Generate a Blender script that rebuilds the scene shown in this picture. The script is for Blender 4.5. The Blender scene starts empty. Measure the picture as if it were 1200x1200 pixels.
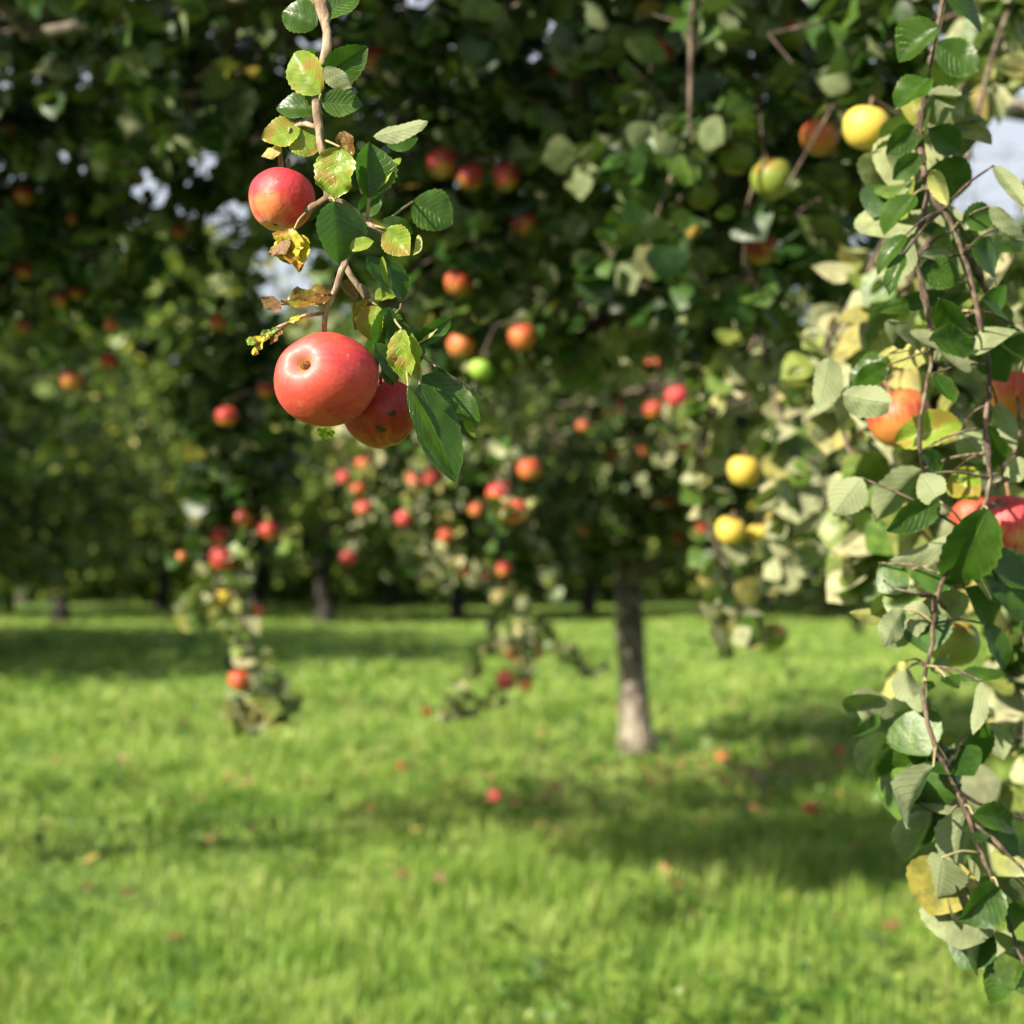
import bpy, math, random
import numpy as np
from mathutils import Vector, Matrix

# ------------------------------------------------------------------ camera, sky, sun, exposure
S = bpy.context.scene
COL = S.collection
FPX = 50 / 36 * 1200.0                       # focal length in pixels of the 1200 px photograph
CAMZ, PITCH = 1.4, math.atan(60 / FPX)
cd = bpy.data.cameras.new("camera")
cd.lens, cd.sensor_width, cd.clip_start, cd.clip_end = 50, 36, 0.05, 2000
cd.dof.use_dof = True
cd.dof.focus_distance = 1.07
cd.dof.aperture_fstop = 5.0
cam = bpy.data.objects.new("camera", cd)
COL.objects.link(cam)
cam.location = (0, 0, CAMZ)
cam.rotation_euler = (math.pi / 2 + PITCH, 0, 0)
S.camera = cam
SUN_AZ, SUN_EL = math.radians(231), math.radians(30)       # azimuth clockwise from +Y
SUN = Vector((math.sin(SUN_AZ) * math.cos(SUN_EL), math.cos(SUN_AZ) * math.cos(SUN_EL), math.sin(SUN_EL)))
w = bpy.data.worlds.new("World"); S.world = w; w.use_nodes = True
wn = w.node_tree
bg = wn.nodes["Background"]
sky = wn.nodes.new("ShaderNodeTexSky")
sky.sky_type = 'NISHITA'; sky.sun_disc = False
sky.sun_elevation = SUN_EL; sky.sun_rotation = SUN_AZ
sky.air_density = 1.0; sky.dust_density = 6.0
tcw = wn.nodes.new("ShaderNodeTexCoord"); sepw = wn.nodes.new("ShaderNodeSeparateXYZ"); wn.links.new(tcw.outputs["Generated"], sepw.inputs[0])
cl = wn.nodes.new("ShaderNodeTexNoise"); cl.inputs["Scale"].default_value = 2.2; cl.inputs["Detail"].default_value = 6; wn.links.new(tcw.outputs["Generated"], cl.inputs["Vector"])
mr = wn.nodes.new("ShaderNodeMapRange"); mr.interpolation_type = 'SMOOTHSTEP'; wn.links.new(cl.outputs[0], mr.inputs[0])
mr.inputs[1].default_value = .32; mr.inputs[2].default_value = .55; mr.inputs[3].default_value = .45; mr.inputs[4].default_value = 1
me_ = wn.nodes.new("ShaderNodeMapRange"); me_.interpolation_type = 'SMOOTHSTEP'; wn.links.new(sepw.outputs[2], me_.inputs[0])
me_.inputs[1].default_value = .35; me_.inputs[2].default_value = .75; me_.inputs[3].default_value = 1; me_.inputs[4].default_value = 0
mm = wn.nodes.new("ShaderNodeMath"); mm.operation = 'MULTIPLY'; wn.links.new(mr.outputs[0], mm.inputs[0]); wn.links.new(me_.outputs[0], mm.inputs[1])
mxw = wn.nodes.new("ShaderNodeMix"); mxw.data_type = 'RGBA'; wn.links.new(mm.outputs[0], mxw.inputs[0]); wn.links.new(sky.outputs[0], mxw.inputs[6])
mxw.inputs[7].default_value = (5.0, 5.5, 6.2, 1)             # thin bright cloud low in the sky
wn.links.new(mxw.outputs[2], bg.inputs[0]); bg.inputs[1].default_value = 0.066
sl = bpy.data.lights.new("sun", 'SUN'); sl.energy = 5.0; sl.angle = math.radians(0.5); sl.color = (1, 0.9, 0.74)
so = bpy.data.objects.new("sun", sl); COL.objects.link(so)
so.rotation_euler = (-SUN).to_track_quat('-Z', 'Y').to_euler()
S.view_settings.view_transform = 'Standard'; S.view_settings.look = 'None'
S.view_settings.exposure = 1.2; S.view_settings.gamma = 1
S.render.engine = 'CYCLES'
S.cycles.use_denoising = True
S.cycles.max_bounces = 6; S.cycles.diffuse_bounces = 2; S.cycles.glossy_bounces = 2
S.cycles.transmission_bounces = 3; S.cycles.caustics_reflective = False; S.cycles.caustics_refractive = False

RIGHT = Vector((1, 0, 0))
FWD = Vector((0, math.cos(PITCH), math.sin(PITCH)))
UP = Vector((0, -math.sin(PITCH), math.cos(PITCH)))


def P(px, py, d):
    """world point seen at pixel (px, py) of the photograph at depth d metres"""
    return Vector((0, 0, CAMZ)) + (FWD + RIGHT * ((px - 600) / FPX) + UP * ((600 - py) / FPX)) * d


def gh(x, y):
    return 0.03 * np.sin(x * .7 + 1) * np.sin(y * .5) + .02 * np.sin(x * 1.9 + y * 1.3)


def G(px, py):
    r = FWD + RIGHT * ((px - 600) / FPX) + UP * ((600 - py) / FPX)
    p = Vector((0, 0, CAMZ)) + r * (-CAMZ / r.z)
    p.z = float(gh(p.x, p.y))
    return p


# ------------------------------------------------------------------ node helpers and materials
def newmat(name):
    m = bpy.data.materials.new(name); m.use_nodes = True
    nt = m.node_tree; nt.nodes.clear()
    out = nt.nodes.new("ShaderNodeOutputMaterial")
    return m, nt, out


def N(nt, t, ins=None, **kw):
    n = nt.nodes.new(t)
    for k, v in kw.items():
        setattr(n, k, v)
    for k, v in (ins or {}).items():
        if isinstance(v, bpy.types.NodeSocket):
            nt.links.new(v, n.inputs[k])
        else:
            n.inputs[k].default_value = v
    return n


def ramp(nt, fac, stops, mode='LINEAR'):
    r = nt.nodes.new("ShaderNodeValToRGB"); r.color_ramp.interpolation = mode
    e = r.color_ramp.elements
    while len(e) < len(stops):
        e.new(0.5)
    for i, (p, c) in enumerate(stops):
        e[i].position = p; e[i].color = (*c, 1)
    nt.links.new(fac, r.inputs[0])
    return r.outputs[0]


def mix(nt, fac, a, b, blend='MIX'):
    n = nt.nodes.new("ShaderNodeMix"); n.data_type = 'RGBA'; n.blend_type = blend
    for i, v in ((0, fac), (6, a), (7, b)):
        if isinstance(v, bpy.types.NodeSocket):
            nt.links.new(v, n.inputs[i])
        elif i == 0:
            n.inputs[0].default_value = v
        else:
            n.inputs[i].default_value = (*v, 1)
    return n.outputs[2]


def math_(nt, op, a, b=0.0, c=0.0, clamp=False):
    n = nt.nodes.new("ShaderNodeMath"); n.operation = op; n.use_clamp = clamp
    for i, v in enumerate((a, b, c)):
        if isinstance(v, bpy.types.NodeSocket):
            nt.links.new(v, n.inputs[i])
        else:
            n.inputs[i].default_value = v
    return n.outputs[0]


def maprange(nt, v, a, b, c=0.0, d=1.0):
    n = nt.nodes.new("ShaderNodeMapRange"); n.interpolation_type = 'SMOOTHSTEP'
    nt.links.new(v, n.inputs[0])
    for i, x in enumerate((a, b, c, d)):
        n.inputs[i + 1].default_value = x
    return n.outputs[0]


def leaf_shader(nt, out, top, under, trans, rough=0.42, tfac=0.32, normal=None):
    g = N(nt, "ShaderNodeNewGeometry")
    col = mix(nt, g.outputs["Backfacing"], top, under)
    rg = maprange(nt, g.outputs["Backfacing"], 0, 1, rough, .75)
    b = N(nt, "ShaderNodeBsdfPrincipled", {"Base Color": col, "Roughness": rg, "Specular IOR Level": .45})
    t = N(nt, "ShaderNodeBsdfTranslucent", {"Color": trans})
    if normal is not None:
        nt.links.new(normal, b.inputs["Normal"])
    mx = N(nt, "ShaderNodeMixShader", {0: tfac, 1: b.outputs[0], 2: t.outputs[0]})
    nt.links.new(mx.outputs[0], out.inputs[0])


def crown_leaf_mat(name, tops, under, tfac=.3, rough=.42, trans=(.16, .30, .03)):
    m, nt, out = newmat(name)
    g = N(nt, "ShaderNodeNewGeometry")
    rnd = g.outputs["Random Per Island"]
    top = ramp(nt, rnd, tops, 'LINEAR')
    tcc = N(nt, "ShaderNodeTexCoord")
    nn = N(nt, "ShaderNodeTexNoise", {"Vector": tcc.outputs["Object"], "Scale": 55., "Detail": 5., "Roughness": .6}).outputs[0]
    top = mix(nt, 1., top, mix(nt, maprange(nt, nn, .35, .68), (.62, .66, .6), (1.35, 1.25, 1.1)), 'MULTIPLY')
    under = mix(nt, maprange(nt, nn, .35, .68), tuple(c * .75 for c in under), tuple(c * 1.15 for c in under))
    un = mix(nt, .3, under, top)
    tr = mix(nt, .55, trans, top)
    bpn = N(nt, "ShaderNodeBump", {"Strength": .5, "Distance": .004, "Height": nn})
    leaf_shader(nt, out, top, un, tr, rough, tfac, bpn.outputs[0])
    return m


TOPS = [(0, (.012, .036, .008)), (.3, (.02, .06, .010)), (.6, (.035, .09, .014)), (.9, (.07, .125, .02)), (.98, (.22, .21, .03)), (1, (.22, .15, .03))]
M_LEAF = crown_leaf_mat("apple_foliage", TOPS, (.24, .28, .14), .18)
M_LEAF_SUN = crown_leaf_mat("sunlit_apple_foliage", [(0, (.025, .07, .012)), (.5, (.05, .12, .02)), (.8, (.10, .17, .03)), (.96, (.18, .22, .04)), (1, (.3, .24, .05))], (.33, .36, .19), .22)  # lighter copy of the leaf greens, sunlight put into the colour
M_SHOOT = crown_leaf_mat("cream_apple_foliage", [(0, (.05, .12, .02)), (.35, (.12, .2, .035)), (.7, (.24, .27, .08)), (1, (.40, .33, .14))], (.42, .42, .26), .25)  # leaf colours run from green to cream
M_LEAF_FAR = crown_leaf_mat("orchard_foliage", [(0, (.03, .08, .014)), (.4, (.11, .20, .03)), (.8, (.26, .34, .05)), (1, (.40, .40, .07))], (.16, .23, .07), .36)


def hero_leaf_mat(name, base, vein, under, trans, spots=None, rough=.36):
    """top: green blade with paler veins; under: felted grey-green"""
    m, nt, out = newmat(name)
    uv = N(nt, "ShaderNodeUVMap")
    sp = N(nt, "ShaderNodeSeparateXYZ", {0: uv.outputs[0]})
    u, v = sp.outputs[0], sp.outputs[1]
    av = math_(nt, 'ABSOLUTE', math_(nt, 'SUBTRACT', v, .5))          # 0 at midrib .. .5
    mid = maprange(nt, av, 0.012, 0.03, 1, 0)
    # side veins: stripes in (u - k*|v|)
    ph = math_(nt, 'SUBTRACT', math_(nt, 'MULTIPLY', u, 8.5), math_(nt, 'MULTIPLY', av, 5.0))
    fr = math_(nt, 'ABSOLUTE', math_(nt, 'SUBTRACT', math_(nt, 'FRACT', ph), .5))
    side = maprange(nt, fr, 0.02, 0.10, .75, 0)
    vv = math_(nt, 'MAXIMUM', mid, side)
    tc = N(nt, "ShaderNodeTexCoord")
    nz = N(nt, "ShaderNodeTexNoise", {"Vector": tc.outputs["Object"], "Scale": 60., "Detail": 4.}).outputs[0]
    nz2 = N(nt, "ShaderNodeTexNoise", {"Vector": tc.outputs["Object"], "Scale": 260., "Detail": 3.}).outputs[0]
    b1 = mix(nt, maprange(nt, nz, .35, .65), base, tuple(c * 1.5 for c in base))
    b2 = mix(nt, math_(nt, 'MULTIPLY', vv, .45), b1, vein)
    if spots:
        b2 = mix(nt, maprange(nt, nz, .54, .62, 0, .9), b2, spots)
    edge = maprange(nt, av, .40, .5, 0, .5)
    b2 = mix(nt, edge, b2, vein)
    un = mix(nt, math_(nt, 'MULTIPLY', vv, .5), under, tuple(c * .6 for c in under))
    tr = mix(nt, math_(nt, 'MULTIPLY', vv, .6), trans, tuple(c * .4 for c in trans))
    hgt = math_(nt, 'ADD', math_(nt, 'MULTIPLY', vv, -.7), math_(nt, 'MULTIPLY', nz2, .35))
    bp = N(nt, "ShaderNodeBump", {"Strength": .55, "Distance": .0012, "Height": hgt})
    leaf_shader(nt, out, b2, un, tr, rough, .3, bp.outputs[0])
    return m


HL = {
    'g': hero_leaf_mat("green_leaf", (.024, .060, .004), (.09, .16, .02), (.27, .31, .16), (.09, .26, .02)),
    'y': hero_leaf_mat("yellow_green_leaf", (.16, .24, .025), (.38, .42, .07), (.45, .45, .14), (.35, .5, .05), (.30, .20, .04)),
    'Y': hero_leaf_mat("yellow_leaf", (.42, .36, .03), (.55, .46, .08), (.5, .42, .15), (.5, .45, .05), (.35, .13, .05)),
    'b': hero_leaf_mat("brown_leaf", (.14, .07, .015), (.26, .2, .03), (.3, .18, .09), (.3, .18, .02), (.2, .2, .02)),
}


def bark_mat(name, c1, c2, scale):
    m, nt, out = newmat(name)
    tc = N(nt, "ShaderNodeTexCoord")
    mp = N(nt, "ShaderNodeMapping", {0: tc.outputs["Object"], 3: (1, 1, .35)})
    n1 = N(nt, "ShaderNodeTexNoise", {"Vector": mp.outputs[0], "Scale": scale, "Detail": 8., "Roughness": .65}).outputs[0]
    n3 = N(nt, "ShaderNodeTexNoise", {"Vector": tc.outputs["Object"], "Scale": scale * .22, "Detail": 5.}).outputs[0]
    n2 = N(nt, "ShaderNodeTexNoise", {"Vector": tc.outputs["Object"], "Scale": scale * .35, "Detail": 3.}).outputs[0]
    c = mix(nt, maprange(nt, n1, .38, .62), c1, c2)
    c = mix(nt, maprange(nt, n2, .55, .7, 0, .6), c, (.24, .25, .16))
    c = mix(nt, maprange(nt, n3, .50, .58, 0, .75), c, tuple(x * .8 for x in c1))
    bp = N(nt, "ShaderNodeBump", {"Strength": .9, "Distance": .25 / scale, "Height": n1})
    b = N(nt, "ShaderNodeBsdfPrincipled", {"Base Color": c, "Roughness": .85, "Normal": bp.outputs[0]})
    nt.links.new(b.outputs[0], out.inputs[0])
    return m


M_BARK = bark_mat("grey_bark", (.07, .055, .04), (.34, .30, .235), 22.)
M_TWIG = bark_mat("twig_bark", (.16, .10, .06), (.44, .34, .24), 160.)
M_BRANCH = bark_mat("brown_branch_bark", (.06, .04, .03), (.20, .15, .11), 60.)
M_STEM = bark_mat("brown_stem_bark", (.05, .03, .022), (.19, .13, .09), 160.)
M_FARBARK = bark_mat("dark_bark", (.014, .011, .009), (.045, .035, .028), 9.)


def plain(name, c, rough=.6):
    m, nt, out = newmat(name)
    tc = N(nt, "ShaderNodeTexCoord")
    n1 = N(nt, "ShaderNodeTexNoise", {"Vector": tc.outputs["Object"], "Scale": 300., "Detail": 3.}).outputs[0]
    cc = mix(nt, n1, tuple(x * .6 for x in c), tuple(min(1, x * 1.4) for x in c))
    b = N(nt, "ShaderNodeBsdfPrincipled", {"Base Color": cc, "Roughness": rough})
    nt.links.new(b.outputs[0], out.inputs[0])
    return m


M_STALK = plain("stalk_brown", (.22, .13, .06))
M_CALYX = plain("dry_calyx", (.16, .08, .03), .9)
M_PETIOLE = plain("petiole", (.30, .25, .12))


def apple_mat(name, red, ground, blush, ring=(.75, .45, .36), scabs=(), streak=.5):
    """unit-radius apple coordinates: +Z stalk end, -Z calyx end. blush: how much of the skin is red"""
    m, nt, out = newmat(name)
    tc = N(nt, "ShaderNodeTexCoord")
    ob = tc.outputs["Object"]
    sp = N(nt, "ShaderNodeSeparateXYZ", {0: ob})
    x, y, z = sp.outputs
    rho = math_(nt, 'SQRT', math_(nt, 'ADD', math_(nt, 'MULTIPLY', x, x), math_(nt, 'MULTIPLY', y, y)))
    inv = math_(nt, 'DIVIDE', 1., math_(nt, 'MAXIMUM', rho, .02))
    sv = N(nt, "ShaderNodeCombineXYZ", {0: math_(nt, 'MULTIPLY', x, inv), 1: math_(nt, 'MULTIPLY', y, inv), 2: math_(nt, 'MULTIPLY', z, .22)})
    oi = N(nt, "ShaderNodeObjectInfo")
    off = N(nt, "ShaderNodeVectorMath", {0: sv.outputs[0], 1: oi.outputs["Random"]}, operation='ADD').outputs[0]
    st = N(nt, "ShaderNodeTexNoise", {"Vector": off, "Scale": 9., "Detail": 5., "Roughness": .6}).outputs[0]
    big = N(nt, "ShaderNodeTexNoise", {"Vector": ob, "Scale": 1.3, "Detail": 3.}).outputs[0]
    f = math_(nt, 'ADD', math_(nt, 'MULTIPLY', big, .9), math_(nt, 'MULTIPLY', st, streak))
    f = math_(nt, 'ADD', f, math_(nt, 'MULTIPLY', z, .24))
    f = math_(nt, 'ADD', f, math_(nt, 'MULTIPLY', math_(nt, 'SUBTRACT', oi.outputs["Random"], .5), .12))
    f = maprange(nt, f, .78 - blush, 1.06 - blush)
    deep = mix(nt, maprange(nt, st, .4, .7), red, tuple(c * .72 for c in red))
    c = mix(nt, f, ground, deep)
    vo = N(nt, "ShaderNodeTexVoronoi", {"Vector": ob, "Scale": 11.}).outputs["Distance"]
    c = mix(nt, maprange(nt, vo, .04, .10, .7, 0), c, (.74, .52, .32))
    rus = N(nt, "ShaderNodeTexNoise", {"Vector": ob, "Scale": 3.1, "Detail": 7., "Roughness": .7}).outputs[0]
    c = mix(nt, maprange(nt, rus, .60, .72, 0, .55), c, (.46, .26, .12))
    low = maprange(nt, z, -.2, -.5)
    rr = math_(nt, 'ADD', rho, math_(nt, 'MULTIPLY', math_(nt, 'SUBTRACT', st, .5), .3))
    c = mix(nt, math_(nt, 'MULTIPLY', math_(nt, 'MULTIPLY', maprange(nt, rr, .16, .66, .85, 0), low), 1), c, ring)
    c = mix(nt, math_(nt, 'MULTIPLY', maprange(nt, rho, .11, .20, .95, 0), low), c, (.42, .22, .05))
    hi = maprange(nt, z, .2, .5)
    c = mix(nt, math_(nt, 'MULTIPLY', maprange(nt, rr, .12, .42, .8, 0), hi), c, (.22, .18, .05))
    for (sx, sy, sz, sr) in scabs:
        dd = N(nt, "ShaderNodeVectorMath", {0: ob, 1: (sx, sy, sz)}, operation='DISTANCE').outputs["Value"]
        dd = math_(nt, 'ADD', dd, math_(nt, 'MULTIPLY', math_(nt, 'SUBTRACT', N(nt, "ShaderNodeTexNoise", {"Vector": ob, "Scale": 7., "Detail": 4.}).outputs[0], .5), .5))
        c = mix(nt, maprange(nt, dd, sr * .45, sr * 1.1, .9, 0), c, (.018, .014, .008))
    fine = N(nt, "ShaderNodeTexNoise", {"Vector": ob, "Scale": 5., "Detail": 6.}).outputs[0]
    bp = N(nt, "ShaderNodeBump", {"Strength": .12, "Distance": .006, "Height": fine})
    rg = maprange(nt, fine, .35, .65, .46, .58)
    b = N(nt, "ShaderNodeBsdfPrincipled", {"Base Color": c, "Roughness": rg, "Specular IOR Level": .5, "Normal": bp.outputs[0],
                                            "Subsurface Weight": .12, "Subsurface Scale": .15, "Subsurface Radius": (1, .4, .2)})
    nt.links.new(b.outputs[0], out.inputs[0])
    return m


AM = {
    'hero': apple_mat("rosy_red_skin", (.52, .032, .045), (.56, .07, .05), .46, (.56, .20, .19), streak=.18),
    'top': apple_mat("red_over_yellow_skin", (.53, .035, .048), (.60, .19, .07), .47, streak=.2),
    'red': apple_mat("deep_red_skin", (.36, .022, .022), (.55, .25, .04), .30),
    'pink': apple_mat("pink_red_skin", (.56, .06, .065), (.60, .28, .12), .36),
    'orange': apple_mat("orange_skin", (.46, .07, .03), (.52, .20, .05), .22),
    'yellow': apple_mat("yellow_skin", (.55, .22, .03), (.62, .45, .07), -.15),
    'green': apple_mat("green_blushed_skin", (.35, .07, .02), (.20, .26, .04), .03),
    'lime': apple_mat("lime_green_skin", (.3, .3, .04), (.24, .42, .05), -.3),
}


def ground_mat():
    m, nt, out = newmat("lawn")
    tc = N(nt, "ShaderNodeTexCoord")
    n1 = N(nt, "ShaderNodeTexNoise", {"Vector": tc.outputs["Object"], "Scale": .8, "Detail": 6.}).outputs[0]
    n2 = N(nt, "ShaderNodeTexNoise", {"Vector": tc.outputs["Object"], "Scale": 18., "Detail": 5.}).outputs[0]
    c = ramp(nt, n2, [(.3, (.03, .07, .012)), (.5, (.07, .15, .02)), (.72, (.16, .25, .04))])
    c = mix(nt, maprange(nt, n1, .56, .7, 0, .5), c, (.2, .2, .06))
    bp = N(nt, "ShaderNodeBump", {"Strength": 1., "Distance": .03, "Height": n2})
    b = N(nt, "ShaderNodeBsdfPrincipled", {"Base Color": c, "Roughness": .8, "Normal": bp.outputs[0]})
    nt.links.new(b.outputs[0], out.inputs[0])
    return m


def grass_mat():
    m, nt, out = newmat("grass_blades")
    g = N(nt, "ShaderNodeNewGeometry")
    tc = N(nt, "ShaderNodeTexCoord")
    n1 = N(nt, "ShaderNodeTexNoise", {"Vector": tc.outputs["Object"], "Scale": .9, "Detail": 4.}).outputs[0]
    n2 = N(nt, "ShaderNodeTexNoise", {"Vector": tc.outputs["Object"], "Scale": 3.3, "Detail": 3.}).outputs[0]
    f = math_(nt, 'ADD', math_(nt, 'MULTIPLY', g.outputs["Random Per Island"], .45), math_(nt, 'MULTIPLY', math_(nt, 'SUBTRACT', n1, .2), .75))
    f = math_(nt, 'ADD', f, math_(nt, 'MULTIPLY', math_(nt, 'SUBTRACT', n2, .5), .7))
    c = ramp(nt, f, [(.06, (.04, .10, .012)), (.28, (.13, .27, .03)), (.48, (.32, .46, .08)), (.72, (.47, .54, .17)), (.95, (.54, .47, .24))])
    tr = mix(nt, .5, c, (.30, .52, .03))
    b = N(nt, "ShaderNodeBsdfPrincipled", {"Base Color": c, "Roughness": .5, "Specular IOR Level": .35})
    t = N(nt, "ShaderNodeBsdfTranslucent", {"Color": tr})
    mx = N(nt, "ShaderNodeMixShader", {0: .4, 1: b.outputs[0], 2: t.outputs[0]})
    nt.links.new(mx.outputs[0], out.inputs[0])
    return m


# ------------------------------------------------------------------ object helpers
def mesh_from(name, V, loops, starts, smooth=False):
    me = bpy.data.meshes.new(name)
    V = np.asarray(V, np.float32); loops = np.asarray(loops, np.int32); starts = np.asarray(starts, np.int32)
    me.vertices.add(len(V)); me.vertices.foreach_set("co", V.ravel())
    me.loops.add(len(loops)); me.loops.foreach_set("vertex_index", loops)
    me.polygons.add(len(starts)); me.polygons.foreach_set("loop_start", starts)
    if smooth:
        me.polygons.foreach_set("use_smooth", np.ones(len(starts), bool))
    me.update(calc_edges=True); me.validate()
    return me


def mesh_faces(name, V, F, smooth=True):
    loops = [i for f in F for i in f]
    starts = np.cumsum([0] + [len(f) for f in F[:-1]])
    return mesh_from(name, V, loops, starts, smooth)


def link(name, me, mat=None, parent=None):
    o = bpy.data.objects.new(name, me); COL.objects.link(o)
    if mat is not None:
        if len(me.materials) == 0:
            me.materials.append(mat)
    if parent is not None:
        o.parent = parent
    return o


def tag(o, label=None, cat=None, group=None, kind=None):
    for k, v in (("label", label), ("category", cat), ("group", group), ("kind", kind)):
        if v:
            o[k] = v
    return o


def empty(name, loc):
    o = bpy.data.objects.new(name, None); COL.objects.link(o); o.location = loc
    o.empty_display_size = .1
    return o


def frames(D):
    """two unit vectors perpendicular to each direction (n,3)"""
    ref = np.where(np.abs(D[:, 2:3]) < .9, np.array([[0, 0, 1.]]), np.array([[1., 0, 0]]))
    a = np.cross(D, ref); a /= np.linalg.norm(a, axis=1, keepdims=True) + 1e-9
    return a, np.cross(D, a)


def prisms(A, B, ra, rb, k):
    """many tapered k-sided sticks as one vertex / quad list"""
    D = B - A; D = D / (np.linalg.norm(D, axis=1, keepdims=True) + 1e-9)
    a, b = frames(D)
    th = np.arange(k) * 2 * math.pi / k
    ring = a[:, None, :] * np.cos(th)[None, :, None] + b[:, None, :] * np.sin(th)[None, :, None]
    V = np.concatenate([A[:, None] + ring * ra[:, None, None], B[:, None] + ring * rb[:, None, None]], 1)
    n = len(A); base = (np.arange(n) * 2 * k)[:, None, None]
    q = np.array([[i, (i + 1) % k, k + (i + 1) % k, k + i] for i in range(k)])
    return V.reshape(-1, 3), (base + q[None]).reshape(-1, 4)


def tube(pts, radii, k=10, wob=0.0, seed=0):
    """smooth tube through points (already dense); returns V, F with caps"""
    rs = np.random.RandomState(seed)
    pts = np.array([tuple(p) for p in pts], float); n = len(pts)
    T = np.gradient(pts, axis=0); T /= np.linalg.norm(T, axis=1, keepdims=True) + 1e-9
    a = np.cross(T[0], [0, 1, 0.01]); a /= np.linalg.norm(a)
    V = []; ph = rs.rand(3) * 6
    for i in range(n):
        a = a - T[i] * np.dot(a, T[i]); a /= np.linalg.norm(a); b = np.cross(T[i], a)
        for j in range(k):
            th = 2 * math.pi * j / k
            r = radii[i] * (1 + wob * (math.sin(3 * th + i * .35 + ph[0]) * .6 + math.sin(5 * th - i * .5 + ph[1]) * .4 + math.sin(2 * th + i * .9 + ph[2]) * .4))
            V.append(pts[i] + (a * math.cos(th) + b * math.sin(th)) * r)
    F = [[i * k + j, i * k + (j + 1) % k, (i + 1) * k + (j + 1) % k, (i + 1) * k + j] for i in range(n - 1) for j in range(k)]
    V.append(pts[-1] + T[-1] * radii[-1]); F += [[(n - 1) * k + j, (n - 1) * k + (j + 1) % k, n * k] for j in range(k)]
    V.append(pts[0] - T[0] * radii[0] * .3); F += [[(j + 1) % k, j, n * k + 1] for j in range(k)]
    return V, F


def smooth_path(ctrl, step):
    """Catmull-Rom through control points"""
    c = [np.array(tuple(p), float) for p in ctrl]
    c = [2 * c[0] - c[1]] + c + [2 * c[-1] - c[-2]]
    out = []
    for i in range(1, len(c) - 2):
        L = np.linalg.norm(c[i + 1] - c[i]); m = max(2, int(L / step))
        for k in range(m):
            t = k / m
            out.append(.5 * ((2 * c[i]) + (-c[i - 1] + c[i + 1]) * t + (2 * c[i - 1] - 5 * c[i] + 4 * c[i + 1] - c[i + 2]) * t * t + (-c[i - 1] + 3 * c[i] - 3 * c[i + 1] + c[i + 2]) * t ** 3))
    out.append(c[-2])
    return np.array(out)


def leaf_batch(B, D, Nn, L, W, fold, curl, fine=True):
    """thousands of folded, curled leaves in one mesh; arrays per leaf"""
    st = [0, .14, .32, .52, .72, .88, 1] if fine else [0, .3, .68, 1]
    hw = [0, .27, .46, .49, .35, .15, 0] if fine else [0, .48, .40, 0]
    if fine == 2:                                          # near the camera: smooth outline with a toothed edge
        st = [i / 16 for i in range(17)]
        hw = [0 if i in (0, 16) else .5 * math.sin(math.pi * (i / 16) ** .85) ** .75 * (1.025 if i % 2 else .98) * (1 - max(0, i / 16 - .85) * 1.5) for i in range(17)]
    tv, lay = [], []
    for u, h in zip(st, hw):
        if h == 0:
            lay.append((len(tv),)); tv.append((u, 0.))
        else:
            lay.append((len(tv), len(tv) + 1, len(tv) + 2)); tv += [(u, -h), (u, 0.), (u, h)]
    F3, F4 = [], []
    for a, b in zip(lay, lay[1:]):
        if len(a) == 1:
            F3 += [(a[0], b[0], b[1]), (a[0], b[1], b[2])]
        elif len(b) == 1:
            F3 += [(a[0], b[0], a[1]), (a[1], b[0], a[2])]
        else:
            F4 += [(a[0], b[0], b[1], a[1]), (a[1], b[1], b[2], a[2])]
    tv = np.array(tv)
    Y = np.cross(Nn, D)
    u = tv[None, :, 0]; v = tv[None, :, 1]
    ang = curl[:, None] * u
    xs = L[:, None] * np.where(np.abs(ang) > 1e-3, np.sin(ang) / (ang / np.maximum(u, 1e-6) + 1e-9), u)
    zs = -L[:, None] * np.where(np.abs(ang) > 1e-3, (1 - np.cos(ang)) / (ang / np.maximum(u, 1e-6) + 1e-9), 0)
    ys = v * W[:, None] * 2 * .5 / .5 * .5 * 2
    zz = zs + np.abs(v) * W[:, None] * fold[:, None]
    V = B[:, None] + D[:, None] * xs[..., None] + Y[:, None] * ys[..., None] + Nn[:, None] * zz[..., None]
    n, m = len(B), len(tv)
    base = (np.arange(n) * m)[:, None, None]
    f3 = (base + np.array(F3)[None]).reshape(-1, 3); f4 = (base + np.array(F4)[None]).reshape(-1, 4)
    loops = np.concatenate([f3.ravel(), f4.ravel()])
    starts = np.concatenate([np.arange(len(f3)) * 3, len(f3) * 3 + np.arange(len(f4)) * 4])
    return V.reshape(-1, 3), loops, starts


def unit(a):
    return a / (np.linalg.norm(a, axis=1, keepdims=True) + 1e-9)


def rosette_leaves(C, T, k, size, rs, spread=.05, droop=.35, up=1.0, tilt=.55, fine=True):
    """k leaves round every twig point C with twig direction T"""
    n = len(C) * k
    C = np.repeat(C, k, 0); T = np.repeat(T, k, 0)
    a, b = frames(unit(T))
    th = rs.rand(n) * 2 * math.pi
    rad = a * np.cos(th)[:, None] + b * np.sin(th)[:, None]
    D = unit(rad * (.5 + rs.rand(n, 1) * .7) + unit(T) * rs.rand(n, 1) * .9 + np.array([[0, 0, -1.]]) * (droop + rs.randn(n, 1) * .3))
    Nn = np.array([[0, 0, up]]) + rs.randn(n, 3) * tilt
    Nn = unit(Nn - D * np.sum(Nn * D, 1, keepdims=True))
    B = C - unit(T) * rs.rand(n, 1) * spread + rad * .008 + D * .012
    L = size * (.65 + rs.rand(n) * .6); W = L * (.52 + rs.rand(n) * .16)
    return leaf_batch(B, D, Nn, L, W, .15 + rs.rand(n) * .5, rs.randn(n) * .5 + .3, fine)


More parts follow.
